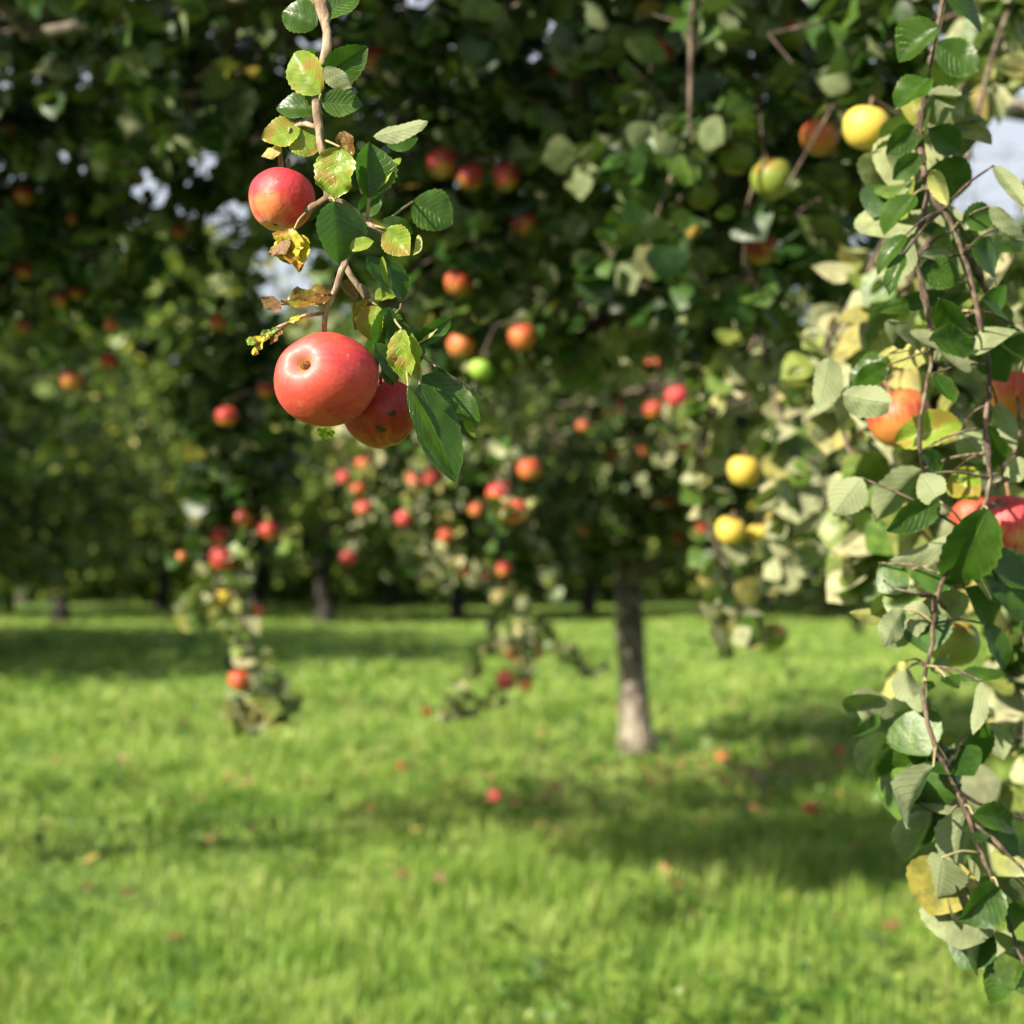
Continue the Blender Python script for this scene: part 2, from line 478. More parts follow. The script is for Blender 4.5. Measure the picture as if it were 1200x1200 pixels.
# ------------------------------------------------------------------ setting: lawn sheet and grass
def build_lawn():
    xs = np.concatenate([-np.geomspace(300, 14, 14), np.linspace(-13, 13, 80), np.geomspace(14, 300, 14)])
    ys = np.concatenate([np.linspace(-60, -2, 10), np.linspace(-1, 40, 110), np.geomspace(42, 500, 14)])
    X, Y = np.meshgrid(xs, ys)
    Z = gh(X, Y)
    V = np.stack([X, Y, Z], -1).reshape(-1, 3)
    nx = len(xs)
    F = [[j * nx + i, j * nx + i + 1, (j + 1) * nx + i + 1, (j + 1) * nx + i] for j in range(len(ys) - 1) for i in range(nx - 1)]
    o = link("lawn", mesh_faces("lawn", V, F), ground_mat())
    tag(o, "green orchard lawn running back under the apple trees", "lawn", kind="structure")


def build_grass(n, seed):
    rs = np.random.RandomState(seed)
    d = 2.6 * (46 / 2.6) ** (rs.rand(n) ** 1.0)
    x = (rs.rand(n) * 2 - 1) * (0.47 * d + 1.2)
    # clumping
    cx = rs.rand(n) < .55
    tf = np.sin(x * 5.1 + 1.7 * np.sin(d * 2.3)) * np.sin(d * 4.3 + 1.3 * np.sin(x * 3.1))
    pat = np.sin(x * 1.3 + .6) * np.sin(d * .9 + 2) * .5 + .5
    tf2 = np.sin(x * 11 + 2 * np.sin(d * 5)) * np.sin(d * 9.7 + 2 * np.sin(x * 6 + 1))
    h = (.035 + .055 * rs.rand(n) + .11 * np.clip(tf, 0, 1) * cx + .07 * np.clip(tf2, 0, 1)) * (.55 + .8 * pat) * np.clip(1.15 - d * .012, .7, 1.1)
    wd = (.0028 + rs.rand(n) * .002) * np.maximum(1, d / 4.2)
    z = gh(x, d)
    A = np.stack([x, d, z - .004], 1)
    th = rs.rand(n) * 6.283
    lean = np.stack([np.cos(th), np.sin(th), np.zeros(n)], 1) * (.15 + rs.rand(n, 1) * .75)
    side = np.stack([-np.sin(th), np.cos(th), np.zeros(n)], 1)
    Z = np.array([[0, 0, 1.]])
    hh = h[:, None]; ww = wd[:, None]
    m1 = A + (Z * .5 + lean * .15) * hh; tip = A + (Z * (1 - .25 * np.linalg.norm(lean, axis=1, keepdims=True)) + lean * .75) * hh
    V = np.stack([A - side * ww * .5, A + side * ww * .5, m1 - side * ww * .42, m1 + side * ww * .42, tip], 1).reshape(-1, 3)
    b = (np.arange(n) * 5)[:, None]
    q = b + np.array([[0, 1, 3, 2]]); t = b + np.array([[2, 3, 4]])
    loops = np.concatenate([q.ravel(), t.ravel()])
    starts = np.concatenate([np.arange(n) * 4, 4 * n + np.arange(n) * 3])
    o = link("grass", mesh_from("grass", V, loops, starts), grass_mat())
    tag(o, "sunlit long green grass covering the orchard floor", "grass", kind="stuff")


build_lawn()
build_grass(330000, 3)
_rs = np.random.RandomState(9)
_n = 1300
_x = np.concatenate([_rs.randn(_n // 2) * 1.2 + 1.5, _rs.rand(_n - _n // 2) * 9 - 4.0]); _y = np.concatenate([_rs.randn(_n // 2) * 1.3 + 9.2, 5 + _rs.rand(_n - _n // 2) * 9])
_B = np.stack([_x, _y, gh(_x, _y) + .04 + _rs.rand(_n) * .035], 1)
_D = _rs.randn(_n, 3) * [1, 1, .25]; _D = _D / np.linalg.norm(_D, axis=1, keepdims=True)
_N = np.array([[0, 0, 1.]]) + _rs.randn(_n, 3) * .3; _N -= _D * np.sum(_N * _D, 1, keepdims=True); _N /= np.linalg.norm(_N, axis=1, keepdims=True)


_L = .034 + _rs.rand(_n) * .04
_V, _lo, _st = leaf_batch(_B, _D, _N, _L, _L * .6, _rs.rand(_n) * .5, _rs.randn(_n) * .6)
tag(link("fallen_leaves", mesh_from("fallen_leaves", _V, _lo, _st), crown_leaf_mat("dead_leaf", [(0, (.12, .06, .03)), (.4, (.22, .13, .05)), (.8, (.30, .24, .07)), (1, (.17, .09, .04))], (.24, .18, .10), .1)),
    "scattered yellow and brown dead leaves lying in the grass", "fallen leaves", kind="stuff")


# clover and broad-leaved weeds in patches through the grass
_n = 20000
_rs = np.random.RandomState(14)
_y = 3.2 * (24 / 3.2) ** _rs.rand(_n); _x = (_rs.rand(_n) * 2 - 1) * (.45 * _y + 1)
_pt = np.sin(_x * 2.1 + 1.3 * np.sin(_y * 1.7)) + np.sin(_y * 1.9 + 1.1 * np.sin(_x * 1.3 + 2)) + .7 * np.sin(_x * 5 + _y * 3)
_k = _pt + _rs.randn(_n) * .5 > .55; _x, _y = _x[_k], _y[_k]; _n = len(_x)
_B = np.stack([_x, _y, gh(_x, _y) + .035 + _rs.rand(_n) * .075], 1)
_D = unit(_rs.randn(_n, 3) * [1, 1, .3] + [0, 0, .15]); _N = np.array([[0, 0, 1.]]) + _rs.randn(_n, 3) * .35; _N = unit(_N - _D * np.sum(_N * _D, 1, keepdims=True))
_L = (.02 + _rs.rand(_n) ** 3 * .05) * np.maximum(1, _y / 7)
_V, _lo, _st = leaf_batch(_B, _D, _N, _L, _L * (.55 + _rs.rand(_n) * .3), _rs.rand(_n) * .4, _rs.randn(_n) * .5)
tag(link("weeds", mesh_from("weeds", _V, _lo, _st), crown_leaf_mat("clover_leaf", [(0, (.05, .13, .015)), (.6, (.12, .23, .03)), (1, (.26, .36, .07))], (.18, .28, .09), .35)),
    "patches of clover and broad leaved weeds growing in the grass", "weeds", kind="stuff")

# ------------------------------------------------------------------ trees
def inside_blobs(blobs, n, rs):
    """points in ellipsoids, denser towards the shell; blob = (centre, radii, weight)"""
    wts = np.array([b[2] for b in blobs], float); wts /= wts.sum()
    idx = rs.choice(len(blobs), n, p=wts)
    v = unit(rs.randn(n, 3)); r = rs.rand(n, 1) ** (1 / 2.4)
    c = np.array([b[0] for b in blobs])[idx]; R = np.array([b[1] for b in blobs])[idx]
    return c + v * r * R


GAPS = [(237, 185, 32), (193, 232, 16), (275, 245, 26), (252, 262, 22), (205, 290, 16), (90, 160, 12), (160, 255, 12),
        (570, 168, 13), (597, 172, 15), (1165, 185, 62), (1130, 235, 34), (1185, 255, 30), (905, 262, 9)]
FRUIT = []


def thinned(C, rs, mg=.040, kp=.08):
    """keep-mask: the crowns have openings to the sky and leaves stand clear of the fruit"""
    q = C - np.array([[0, 0, CAMZ]])
    d = q @ np.array(tuple(FWD)); px = 600 + (q @ np.array(tuple(RIGHT))) / d * FPX; py = 600 - (q @ np.array(tuple(UP))) / d * FPX
    keep = np.ones(len(C), bool)
    for (gx, gy, r) in GAPS:
        keep &= ((px - gx) ** 2 + (py - gy) ** 2 > r * r) | (d > 12)
    for (gx, gy, r, fd) in FRUIT:
        keep &= ((px - gx) ** 2 + (py - gy) ** 2 > (r + mg / d * FPX) ** 2) | (d > fd + .01) | (rs.rand(len(C)) < kp)
    return keep


def apple_tree(name, loc, label, trunk, limbs, blobs, npts, seed, mat=None, bark=None, leaf=.068, k=7, extra=(), keep=None,
               fine=True, step=.28, tw=.0018, group=None, tiers=None, paths=(), droop=.35, tilt=.55, shoot_mat=None, cat="apple tree"):
    """trunk: (ctrl points, radii ctrl); limbs: list of (ctrl points, r0, r1); extra: hanging points the branchwork must reach"""
    rs = np.random.RandomState(seed); name_seed = seed
    root = empty(name, loc); L0 = np.array(tuple(loc))
    tag(root, label, cat, group)
    bark = bark or M_BARK; mat = mat or M_LEAF
    tp = smooth_path(trunk[0], .08)
    tr = np.interp(np.linspace(0, 1, len(tp)), np.linspace(0, 1, len(trunk[1])), trunk[1])
    V, F = tube(tp - L0, tr, 20, .09, seed)
    link("trunk", mesh_faces("trunk", V, F), bark, root)
    nodes, par, rad, fixed = [], [], [], []
    for (ctrl, r0, r1) in limbs:
        lp = smooth_path(ctrl, .12)
        if len(lp) > 2:
            lp[1:-1] += rs.randn(len(lp) - 2, 3) * .006
        lr = np.linspace(r0, r1, len(lp))
        V, F = tube(lp - L0, lr, 10, .05, seed + 3)
        link("limb", mesh_faces("limb", V, F), bark, root)
        for i in range(len(lp)):
            nodes.append(lp[i]); par.append(len(nodes) - 2 if i else -1); rad.append(lr[i]); fixed.append(True)
    leafy = set()
    for ctrl in paths:                                     # drooping shoots, leafy all along
        lp = smooth_path(ctrl, .09)
        lp[1:] += np.cumsum(rs.randn(len(lp) - 1, 3) * .006, 0)
        nd = np.array(nodes); j = int(np.argmin(np.linalg.norm(nd - lp[0], axis=1)))
        for i in range(len(lp)):
            nodes.append(lp[i]); par.append(j if i == 0 else len(nodes) - 2); rad.append(0); fixed.append(False)
            if i > 0: leafy.add(len(nodes) - 1)
    A = inside_blobs(blobs, npts, rs) if npts else np.zeros((0, 3))
    if keep is not None and len(A):
        A = A[keep(A)]
    if len(extra):
        A = np.concatenate([A, np.array([tuple(e) for e in extra])])
    base = np.array(nodes)
    if len(A):
        dist = np.min(np.linalg.norm(A[:, None] - base[None], axis=2), 1)
        A = A[np.argsort(dist)]
    buf = np.zeros((len(nodes) + len(A) * 12 + 10, 3)); m = len(nodes); buf[:m] = base
    for p in A:
        dd = np.linalg.norm(buf[:m] - p, axis=1) + .15 * np.maximum(0, buf[:m, 2] - p[2] - .3)
        j = int(np.argmin(dd)); q = buf[j].copy(); dl = np.linalg.norm(p - q)
        ns = min(11, max(1, int(dl / step)))
        pj = j
        for s in range(1, ns + 1):
            t = s / ns
            pos = q * (1 - t) + p * t
            if s < ns:
                pos = pos + rs.randn(3) * .03 * min(1, dl); pos[2] += .12 * dl * math.sin(math.pi * t)
            buf[m] = pos; par.append(pj); rad.append(0); fixed.append(False); pj = m; m += 1
    nd = buf[:m]; par = np.array(par); cnt = np.ones(m)
    for i in range(m - 1, -1, -1):
        if par[i] >= 0:
            cnt[par[i]] += cnt[i]
    r = np.minimum(tw * cnt ** .42, .05); r[[i for i in leafy]] = np.minimum(r[[i for i in leafy]], .0042)
    rad = np.array(rad); fx = np.array(fixed)
    R = np.where(fx, rad, r)
    sel = (~fx) & (par >= 0)
    i = np.where(sel)[0]
    Rp = np.minimum(R[par[i]], R[i] * 1.6)
    V, F = prisms(nd[par[i]] - L0, nd[i] - L0, Rp, R[i], 5)
    link("branchwork", mesh_from("branchwork", V, F.ravel(), np.arange(len(F)) * 4, True), M_BRANCH if bark is M_BARK else bark, root)
    lf = np.zeros(m, bool); lf[list(leafy)] = True
    for nm, ls, mt, kk, tl, upw in (("crown", np.where(sel & (cnt < 9) & ~lf)[0], mat, max(1, k // 2), tilt, 1.0),
                                ("shoot_leaves", np.where(lf)[0], shoot_mat or mat, 5, 1.0, .25)):
        if not len(ls): continue
        T = nd[ls] - nd[par[ls]]
        mid = np.concatenate([nd[ls], (nd[ls] + nd[par[ls]]) * .5 + rs.randn(len(ls), 3) * .01]); T2 = np.concatenate([T, T])
        if fine:
            kp = thinned(mid, rs) if nm == "crown" else thinned(mid, rs, *((.02, .35) if name_seed == 8 else (.004, .35))); mid, T2 = mid[kp], T2[kp]
        V, lo, sta = rosette_leaves(mid - L0, T2, kk, leaf, rs, .04, droop, upw, tl, fine=fine)
        link(nm, mesh_from(nm, V, lo, sta, fine), mt, root)
    return root, nd, R


# ------------------------------------------------------------------ apples: proto meshes, then copies
def apple_mesh(nu, nv, seed):
    rs = random.Random(seed)
    ph = rs.random() * 6
    V, F = [], []
    for j in range(nv + 1):
        phi = math.pi * j / nv
        for i in range(nu):
            th = 2 * math.pi * i / nu
            s, c = math.sin(phi), math.cos(phi)
            rho = s * (1 + .10 * c - .04 * s * s)
            rho *= 1 + .018 * math.cos(5 * th + ph) * (1 - c) * .5 + .022 * math.cos(2 * th + ph * 2) + .012 * math.cos(3 * th + 4 * c + ph)
            z = .90 * c
            z -= .42 * math.exp(-(rho / .26) ** 2) * (c > 0)
            z += .34 * math.exp(-(rho / .19) ** 2) * (c < 0)
            z += .03 * math.cos(th + ph) * s
            if c < 0:
                z += -.012 * math.cos(5 * th + ph) * math.exp(-((rho - .38) / .16) ** 2)
            V.append((rho * math.cos(th), rho * math.sin(th), z))
    for j in range(nv):
        for i in range(nu):
            a, b = j * nu + i, j * nu + (i + 1) % nu
            F.append([a, a + nu, b + nu, b])
    me = mesh_faces("apple", V, F)
    import bmesh
    bm = bmesh.new(); bm.from_mesh(me); bmesh.ops.remove_doubles(bm, verts=bm.verts, dist=1e-5)
    bmesh.ops.recalc_face_normals(bm, faces=bm.faces)
    bm.to_mesh(me); bm.free()
    for p in me.polygons:
        p.use_smooth = True
    return me


def stalk_mesh():
    pts = smooth_path([(0, 0, .42), (.01, 0, .7), (.05, .02, 1.0), (.12, .03, 1.25)], .08)
    V, F = tube(pts, np.linspace(.045, .06, len(pts)), 7)
    return mesh_faces("stalk", V, F)


def calyx_mesh():
    V, F = [], []
    for i in range(5):                                      # five withered sepals
        t = 2 * math.pi * i / 5 + .2
        b = len(V)
        for (r, w_, z) in ((.10, .05, -.66), (.075, .045, -.71), (.045, .03, -.745), (.03, .004, -.75 - .02 * (i % 2))):
            for sgn in (-1, 1):
                V.append((r * math.cos(t) - sgn * w_ * math.sin(t), r * math.sin(t) + sgn * w_ * math.cos(t), z))
        for q in range(3):
            F.append([b + 2 * q, b + 2 * q + 1, b + 2 * q + 3, b + 2 * q + 2])
    return mesh_faces("calyx", V, F)


APL = {q: [apple_mesh(56, 40, 1), apple_mesh(56, 40, 5)] if q == 'hi' else [apple_mesh(20, 14, 2), apple_mesh(20, 14, 8)] for q in ('hi', 'lo')}
for ms in APL.values():
    for me in ms:
        me.materials.append(AM['red'])
STALK, CALYX = stalk_mesh(), calyx_mesh()
STALK.materials.append(M_STALK); CALYX.materials.append(M_CALYX)
rnd = random.Random(11)
HANG = {'O': [], 'L': [], 'M': [], 'R': [], 'K': []}


def put_apple(loc, r, kind, label, group=None, zaxis=None, q='lo', tree=None, squash=(1, 1, 1), name="apple", parts=True, spin=None):
    o = bpy.data.objects.new(name, APL[q][rnd.randrange(2)]); COL.objects.link(o)
    o.material_slots[0].link = 'OBJECT'
    o.material_slots[0].material = AM[kind] if isinstance(kind, str) else kind
    z = Vector(zaxis) if zaxis else Vector((rnd.uniform(-.35, .35), rnd.uniform(-.35, .35), 1))
    z.normalize()
    x = z.orthogonal().normalized() if abs(z.z) > .95 else Vector((0, 0, 1)).cross(z).normalized()
    y = z.cross(x)
    m = Matrix((x, y, z)).transposed().to_4x4() @ Matrix.Rotation(rnd.random() * 6.28 if spin is None else spin, 4, 'Z')
    o.matrix_world = Matrix.Translation(loc) @ m @ Matrix.Diagonal((r * squash[0], r * squash[1], r * squash[2], 1))
    tag(o, label, "apple", group)
    if parts:
        for nm, me in (("stalk", STALK), ("calyx", CALYX)):
            c = bpy.data.objects.new(nm, me); COL.objects.link(c); c.parent = o
    if tree:
        HANG[tree].append(Vector(loc) + z * r * 1.2)
    return o


# (px, py, diameter px, depth m, kind, tree, label)
AP = [
    # overhanging tree, shaded crown
    (518, 192, 38, 3.2, 'red', 'O', "dark red apple in shade, first of three in a row under the canopy"),
    (552, 208, 36, 3.2, 'red', 'O', "dark red apple in shade, middle of three in a row under the canopy"),
    (592, 208, 36, 3.2, 'red', 'O', "dark red apple in shade, last of three in a row under the canopy"),
    (615, 262, 34, 3.3, 'red', 'O', "dull red apple in shade just below the row of three dark apples"),
    (537, 332, 34, 3.3, 'orange', 'O', "brownish red shaded apple right of the two big foreground leaves"),
    (540, 405, 36, 3.3, 'orange', 'O', "brownish shaded apple level with the large red foreground apple"),
    (612, 395, 36, 3.2, 'orange', 'O', "orange brown apple in deep shade in the middle of the canopy"),
    (708, 388, 28, 3.6, 'red', 'O', "faint dark apple high above the fork of the trunk"),
    (715, 475, 30, 3.6, 'red', 'O', "dark brown red apple beside the pale limb of the middle tree"),
    (563, 433, 28, 3.0, 'lime', 'O', "bright lime green apple catching the sun in the dark canopy"),
    (862, 185, 44, 2.7, 'green', 'O', "green apple with an orange sunlit cheek at the top of the canopy"),
    (905, 210, 52, 2.5, 'green', 'O', "largest green apple with a bright orange edge at the top of the canopy"),
    (822, 228, 40, 2.8, 'green', 'O', "plain dark green apple left of the two orange edged ones"),
    (892, 292, 40, 2.9, 'red', 'O', "dark red apple in shade below the largest green apple"),
    (960, 162, 46, 2.5, 'orange', 'O', "orange red apple at the top beside the big yellow apple"),
    (1015, 150, 58, 2.0, 'yellow', 'O', "big yellow orange apple at the top edge of the canopy"),
    (603, 600, 34, 3.6, 'orange', 'O', "rusty orange apple at the bottom of the shaded cluster of three"),
    (585, 578, 32, 3.7, 'red', 'O', "brownish red apple on the left of the shaded cluster of three"),
    (620, 550, 30, 3.7, 'orange', 'O', "orange brown apple at the top of the shaded cluster of three"),
    (1010, 218, 18, 4.5, 'orange', 'O', "tiny orange apple deep in shade left of the leafy foreground branch"),
    (987, 240, 16, 4.5, 'orange', 'O', "tiny dull orange apple deep in shade under the yellow apple"),
    (993, 291, 17, 4.5, 'pink', 'O', "tiny bright pink apple glowing alone in the dark canopy"),
    (660, 90, 34, 3.2, 'red', 'O', "dark red apple high up in the canopy above the row of three"),
    (780, 60, 36, 3.0, 'orange', 'O', "orange apple near the top of the picture above the dark canopy"),
    (440, 70, 30, 3.4, 'red', 'O', "red apple high in the canopy above the foreground branch"),
    (930, 40, 40, 2.8, 'green', 'O', "green apple highest in the canopy above the orange red one"),
    # bough in the middle right
    (872, 552, 42, 2.9, 'yellow', 'R', "upper bright yellow apple with an orange blush, right of the trunk"),
    (856, 622, 38, 3.0, 'yellow', 'R', "lower bright yellow apple with a small one touching it"),
    (888, 625, 26, 3.05, 'yellow', 'R', "small yellow apple half hidden beside the lower yellow one"),
    (882, 745, 31, 3.1, 'green', 'R', "brown green apple hanging low, left one of a touching pair"),
    (908, 745, 33, 3.1, 'green', 'R', "brown green apple hanging low, right one of a touching pair"),
    (1053, 490, 78, 1.62, 'orange', 'R', "large orange apple partly hidden behind pale leaves"),
    (1006, 503, 24, 4.2, 'pink', 'R', "small pink apple beside the large orange one"),
    # middle tree
    (605, 307, 14, 8.0, 'pink', 'M', "tiny sunlit pink apple in the crown, upper of a pair"),
    (622, 312, 13, 8.0, 'pink', 'M', "tiny sunlit pink apple in the crown, lower of a pair"),
    (748, 312, 15, 8.3, 'pink', 'M', "tiny pink apple alone high over the trunk"),
    (766, 480, 24, 7.0, 'red', 'M', "red apple just right of the pale upright limb"),
    (793, 465, 28, 7.0, 'pink', 'M', "bright pink apple in full sun beside the red one"),
    (765, 430, 22, 7.2, 'orange', 'M', "orange pink apple at the top of the sunlit cluster by the limb"),
    (846, 480, 15, 8, 'pink', 'M', "small pink apple among pale leaves right of the sunlit cluster"),
    (683, 500, 18, 8, 'orange', 'M', "small orange apple in the crown left of the pale limb"),
    (716, 537, 15, 8.5, 'red', 'M', "small orange red apple right above the trunk"),
    (752, 530, 13, 8.5, 'red', 'M', "small dull red apple beside the pale limb, above the fork"),
    (784, 588, 15, 8.6, 'red', 'M', "small red apple above the right fork of the trunk"),
    (795, 632, 15, 8.6, 'red', 'M', "small dull red apple close over the right fork"),
    (822, 620, 14, 8, 'red', 'M', "small dark red apple left of the lower yellow apple"),
    (838, 550, 14, 8, 'red', 'M', "small red apple left of the upper yellow apple"),
    (800, 520, 14, 8, 'pink', 'M', "small pink apple below the sunlit cluster by the limb"),
    (686, 622, 14, 9, 'red', 'M', "small dark red apple low in the crown left of the trunk"),
    (402, 560, 18, 6.8, 'pink', 'M', "pink apple on the outermost hanging sprig, top left one"),
    (425, 543, 18, 6.8, 'orange', 'M', "orange apple on the outermost hanging sprig, highest one"),
    (420, 573, 17, 6.8, 'orange', 'M', "pale orange apple in the middle of the outermost hanging sprig"),
    (426, 596, 21, 6.8, 'pink', 'M', "pink apple in the lower half of the outermost hanging sprig"),
    (408, 654, 21, 6.8, 'pink', 'M', "bright pink apple at the bottom tip of the outermost sprig"),
    (487, 562, 20, 6.8, 'pink', 'M', "hot pink apple, left one of a pair under the foreground apples"),
    (503, 561, 20, 6.8, 'pink', 'M', "hot pink apple, right one of a pair under the foreground apples"),
    (524, 549, 15, 6.8, 'pink', 'M', "small pink apple beside the long foreground leaf"),
    (473, 608, 21, 6.8, 'pink', 'M', "bright pink apple hanging below the hot pink pair"),
    (522, 628, 19, 6.8, 'orange', 'M', "salmon orange apple among cream leaves left of the trunk"),
    (558, 598, 18, 6.5, 'orange', 'M', "golden orange apple on the edge of the shaded cluster"),
    (545, 670, 15, 6.9, 'orange', 'M', "small orange apple low in the cream leaves"),
    (566, 675, 16, 6.9, 'red', 'M', "small red apple low beside the dark one"),
    (590, 668, 20, 6.6, 'red', 'M', "dark red apple low in the crown between the sprays"),
    (603, 765, 26, 7.1, 'pink', 'M', "pink apple at the top of the low spray over the grass"),
    (627, 765, 19, 7.1, 'orange', 'M', "orange apple at the top right of the low spray over the grass"),
    (594, 797, 27, 7.1, 'pink', 'M', "largest pink apple of the low spray over the grass"),
    (616, 803, 17, 7.1, 'orange', 'M', "small orange apple at the bottom of the low spray over the grass"),
    (500, 834, 13, 7.0, 'orange', 'M', "tiny brown orange apple at the drooping tip nearest the grass"),
    # left tree
    (28, 230, 24, 4.08, 'red', 'L', "bright red apple high in the left tree near the picture edge"),
    (28, 318, 22, 4.22, 'red', 'L', "dull red apple below the bright red one near the picture edge"),
    (90, 343, 20, 4.27, 'red', 'L', "dull red apple, right one of a dim pair in the left tree"),
    (71, 352, 20, 4.27, 'red', 'L', "dull red apple, left one of a dim pair in the left tree"),
    (161, 210, 20, 4.36, 'orange', 'L', "small orange apple high in the left tree"),
    (208, 272, 21, 4.27, 'orange', 'L', "orange red apple in the sky gap of the left tree"),
    (130, 382, 17, 4.13, 'orange', 'L', "small pale orange apple in the left tree under the dim pair"),
    (84, 446, 27, 4.08, 'orange', 'L', "bright orange apple at the lower edge of the left tree"),
    (26, 384, 18, 4.36, 'orange', 'L', "small orange apple low beside the picture edge"),
    (128, 423, 22, 4.27, 'red', 'L', "brownish dim apple right above the bright orange one"),
    (255, 378, 22, 4.22, 'red', 'L', "brown red shaded apple left of the foreground branch"),
    (266, 488, 27, 4.08, 'red', 'L', "dark red apple where the drooping shoot leaves the crown"),
    (8, 155, 24, 4.08, 'orange', 'L', "orange apple cut by the picture edge in the left tree"),
    (85, 258, 14, 4.15, 'orange', 'L', "tiny orange apple in the dark top of the left tree"),
    (311, 458, 21, 4.17, 'red', 'L', "bright red apple peeping out beside the large foreground apple"),
    (120, 90, 24, 4.13, 'red', 'L', "red apple in the very top of the left tree"),
    (285, 607, 27, 4.4, 'red', 'L', "dark red apple on the drooping shoot, upper left of two"),
    (316, 622, 28, 4.4, 'red', 'L', "dark red apple on the drooping shoot, farthest to the right"),
    (262, 655, 34, 4.4, 'red', 'L', "largest red apple on the drooping shoot of the left tree"),
    (256, 627, 23, 4.4, 'red', 'L', "red apple just above the largest one on the drooping shoot"),
    (213, 652, 13, 4.08, 'orange', 'L', "tiny orange apple standing off left of the drooping shoot"),
    (260, 701, 27, 4.4, 'yellow', 'L', "golden apple in the middle of the drooping shoot"),
    (300, 718, 20, 4.45, 'orange', 'L', "small orange apple right of the golden one on the shoot"),
    (282, 797, 30, 4.35, 'orange', 'L', "orange apple lowest on the drooping shoot over the grass"),
]
for (px, py, dp, d, kind, tr, lab) in AP:
    r = .5 * dp / FPX * d
    FRUIT.append((px, py, dp * {'R': .75, 'O': .55, 'L': .6, 'M': .4}[tr], d))
    grp = {'O': "apples in the overhanging canopy", 'R': "apples on the bough right of the trunk", 'M': "apples on the middle tree", 'L': "apples on the left tree"}[tr]
    put_apple(P(px, py, d), r, kind, lab, grp, tree=tr, parts=True, q='hi' if dp > 60 else 'lo')

# foreground apples (on the two near branches)
H = 1.07
hero = put_apple(P(380, 443, H), .0405, 'hero', "large rosy red apple in sharp focus showing its brown calyx", "apples on the near branch",
                 zaxis=(.40, .86, -.24), q='hi', squash=(1.0, .91, .98), spin=0.0)
topap = put_apple(P(330, 235, 1.10), .0268, 'top', "smaller red and yellow apple hanging upper left in sharp focus", "apples on the near branch",
                  zaxis=(.22, .12, .95), q='hi', spin=2.0)
_z = Vector((-.25, -.35, .9)).normalized()
_c = P(446, 485, 1.125); _r = .031
_x = Vector((0, 0, 1)).cross(_z).normalized(); _y = _z.cross(_x)
def _loc(px, py):
    v = P(px, py, 1.125 - .028) - _c
    return tuple(Vector((v.dot(_x), v.dot(_y), v.dot(_z))) / _r)
scab = apple_mat("scabbed_red_skin", (.38, .022, .018), (.45, .12, .03), .36, scabs=[(*_loc(447, 504), .17), (*_loc(458, 484), .13)])
backap = put_apple(_c, _r, scab, "dark red apple with two black scabs tucked behind the large rosy one", "apples on the near branch",
                   zaxis=tuple(_z), q='hi', spin=0.0)

put_apple(P(1182, 617, 1.50), .037, 'pink', "large red apple at the picture edge behind the dark hanging leaf", "apples on the right hand branch", zaxis=(.1, .2, 1), q='hi', tree='K')
put_apple(P(1142, 606, 1.56), .026, 'orange', "orange red apple left of the large one behind the dark leaf", "apples on the right hand branch", zaxis=(-.3, .2, 1), q='hi', tree='K')
put_apple(P(1192, 462, 1.55), .031, 'orange', "dull orange apple high at the picture edge beside a grey twig", "apples on the right hand branch", zaxis=(.1, -.2, 1), q='hi', tree='K')
put_apple(P(1118, 755, 1.45), .027, 'green', "green apple with brown shaded side hanging under the big dark leaf", "apples on the right hand branch", zaxis=(-.1, .2, 1), q='hi', tree='K')

# windfalls on the grass
for (px, py, r, kind, lab) in [
    (580, 942, .048, 'pink', "red windfall apple on the grass left of the trunk"),
    (949, 963, .042, 'red', "crimson windfall apple in the shaded grass right of the trunk"),
    (780, 1036, .034, 'orange', "orange windfall apple lying in the nearest grass"),
    (985, 888, .045, 'orange', "pale orange windfall on the sunny grass at the right"),
    (845, 895, .04, 'orange', "faded orange windfall on the grass just right of the trunk"),
    (470, 905, .035, 'red', "brown red windfall half sunk in the grass left of the red one"),
    (212, 856, .045, 'orange', "rotting tan windfall on the sunny grass at the left"),
    (65, 738, .13 * .4, 'red', "red windfall far off under the background trees"),
    (12, 737, .05, 'red', "reddish windfall far off beside the picture edge"),
]:
    g = G(px, py)
    put_apple(g + Vector((0, 0, r * .95 + .035)), r, kind, lab, "windfall apples on the grass", name="fallen_apple",
              zaxis=(rnd.uniform(-1, 1), rnd.uniform(-1, 1), rnd.uniform(.1, .8)))

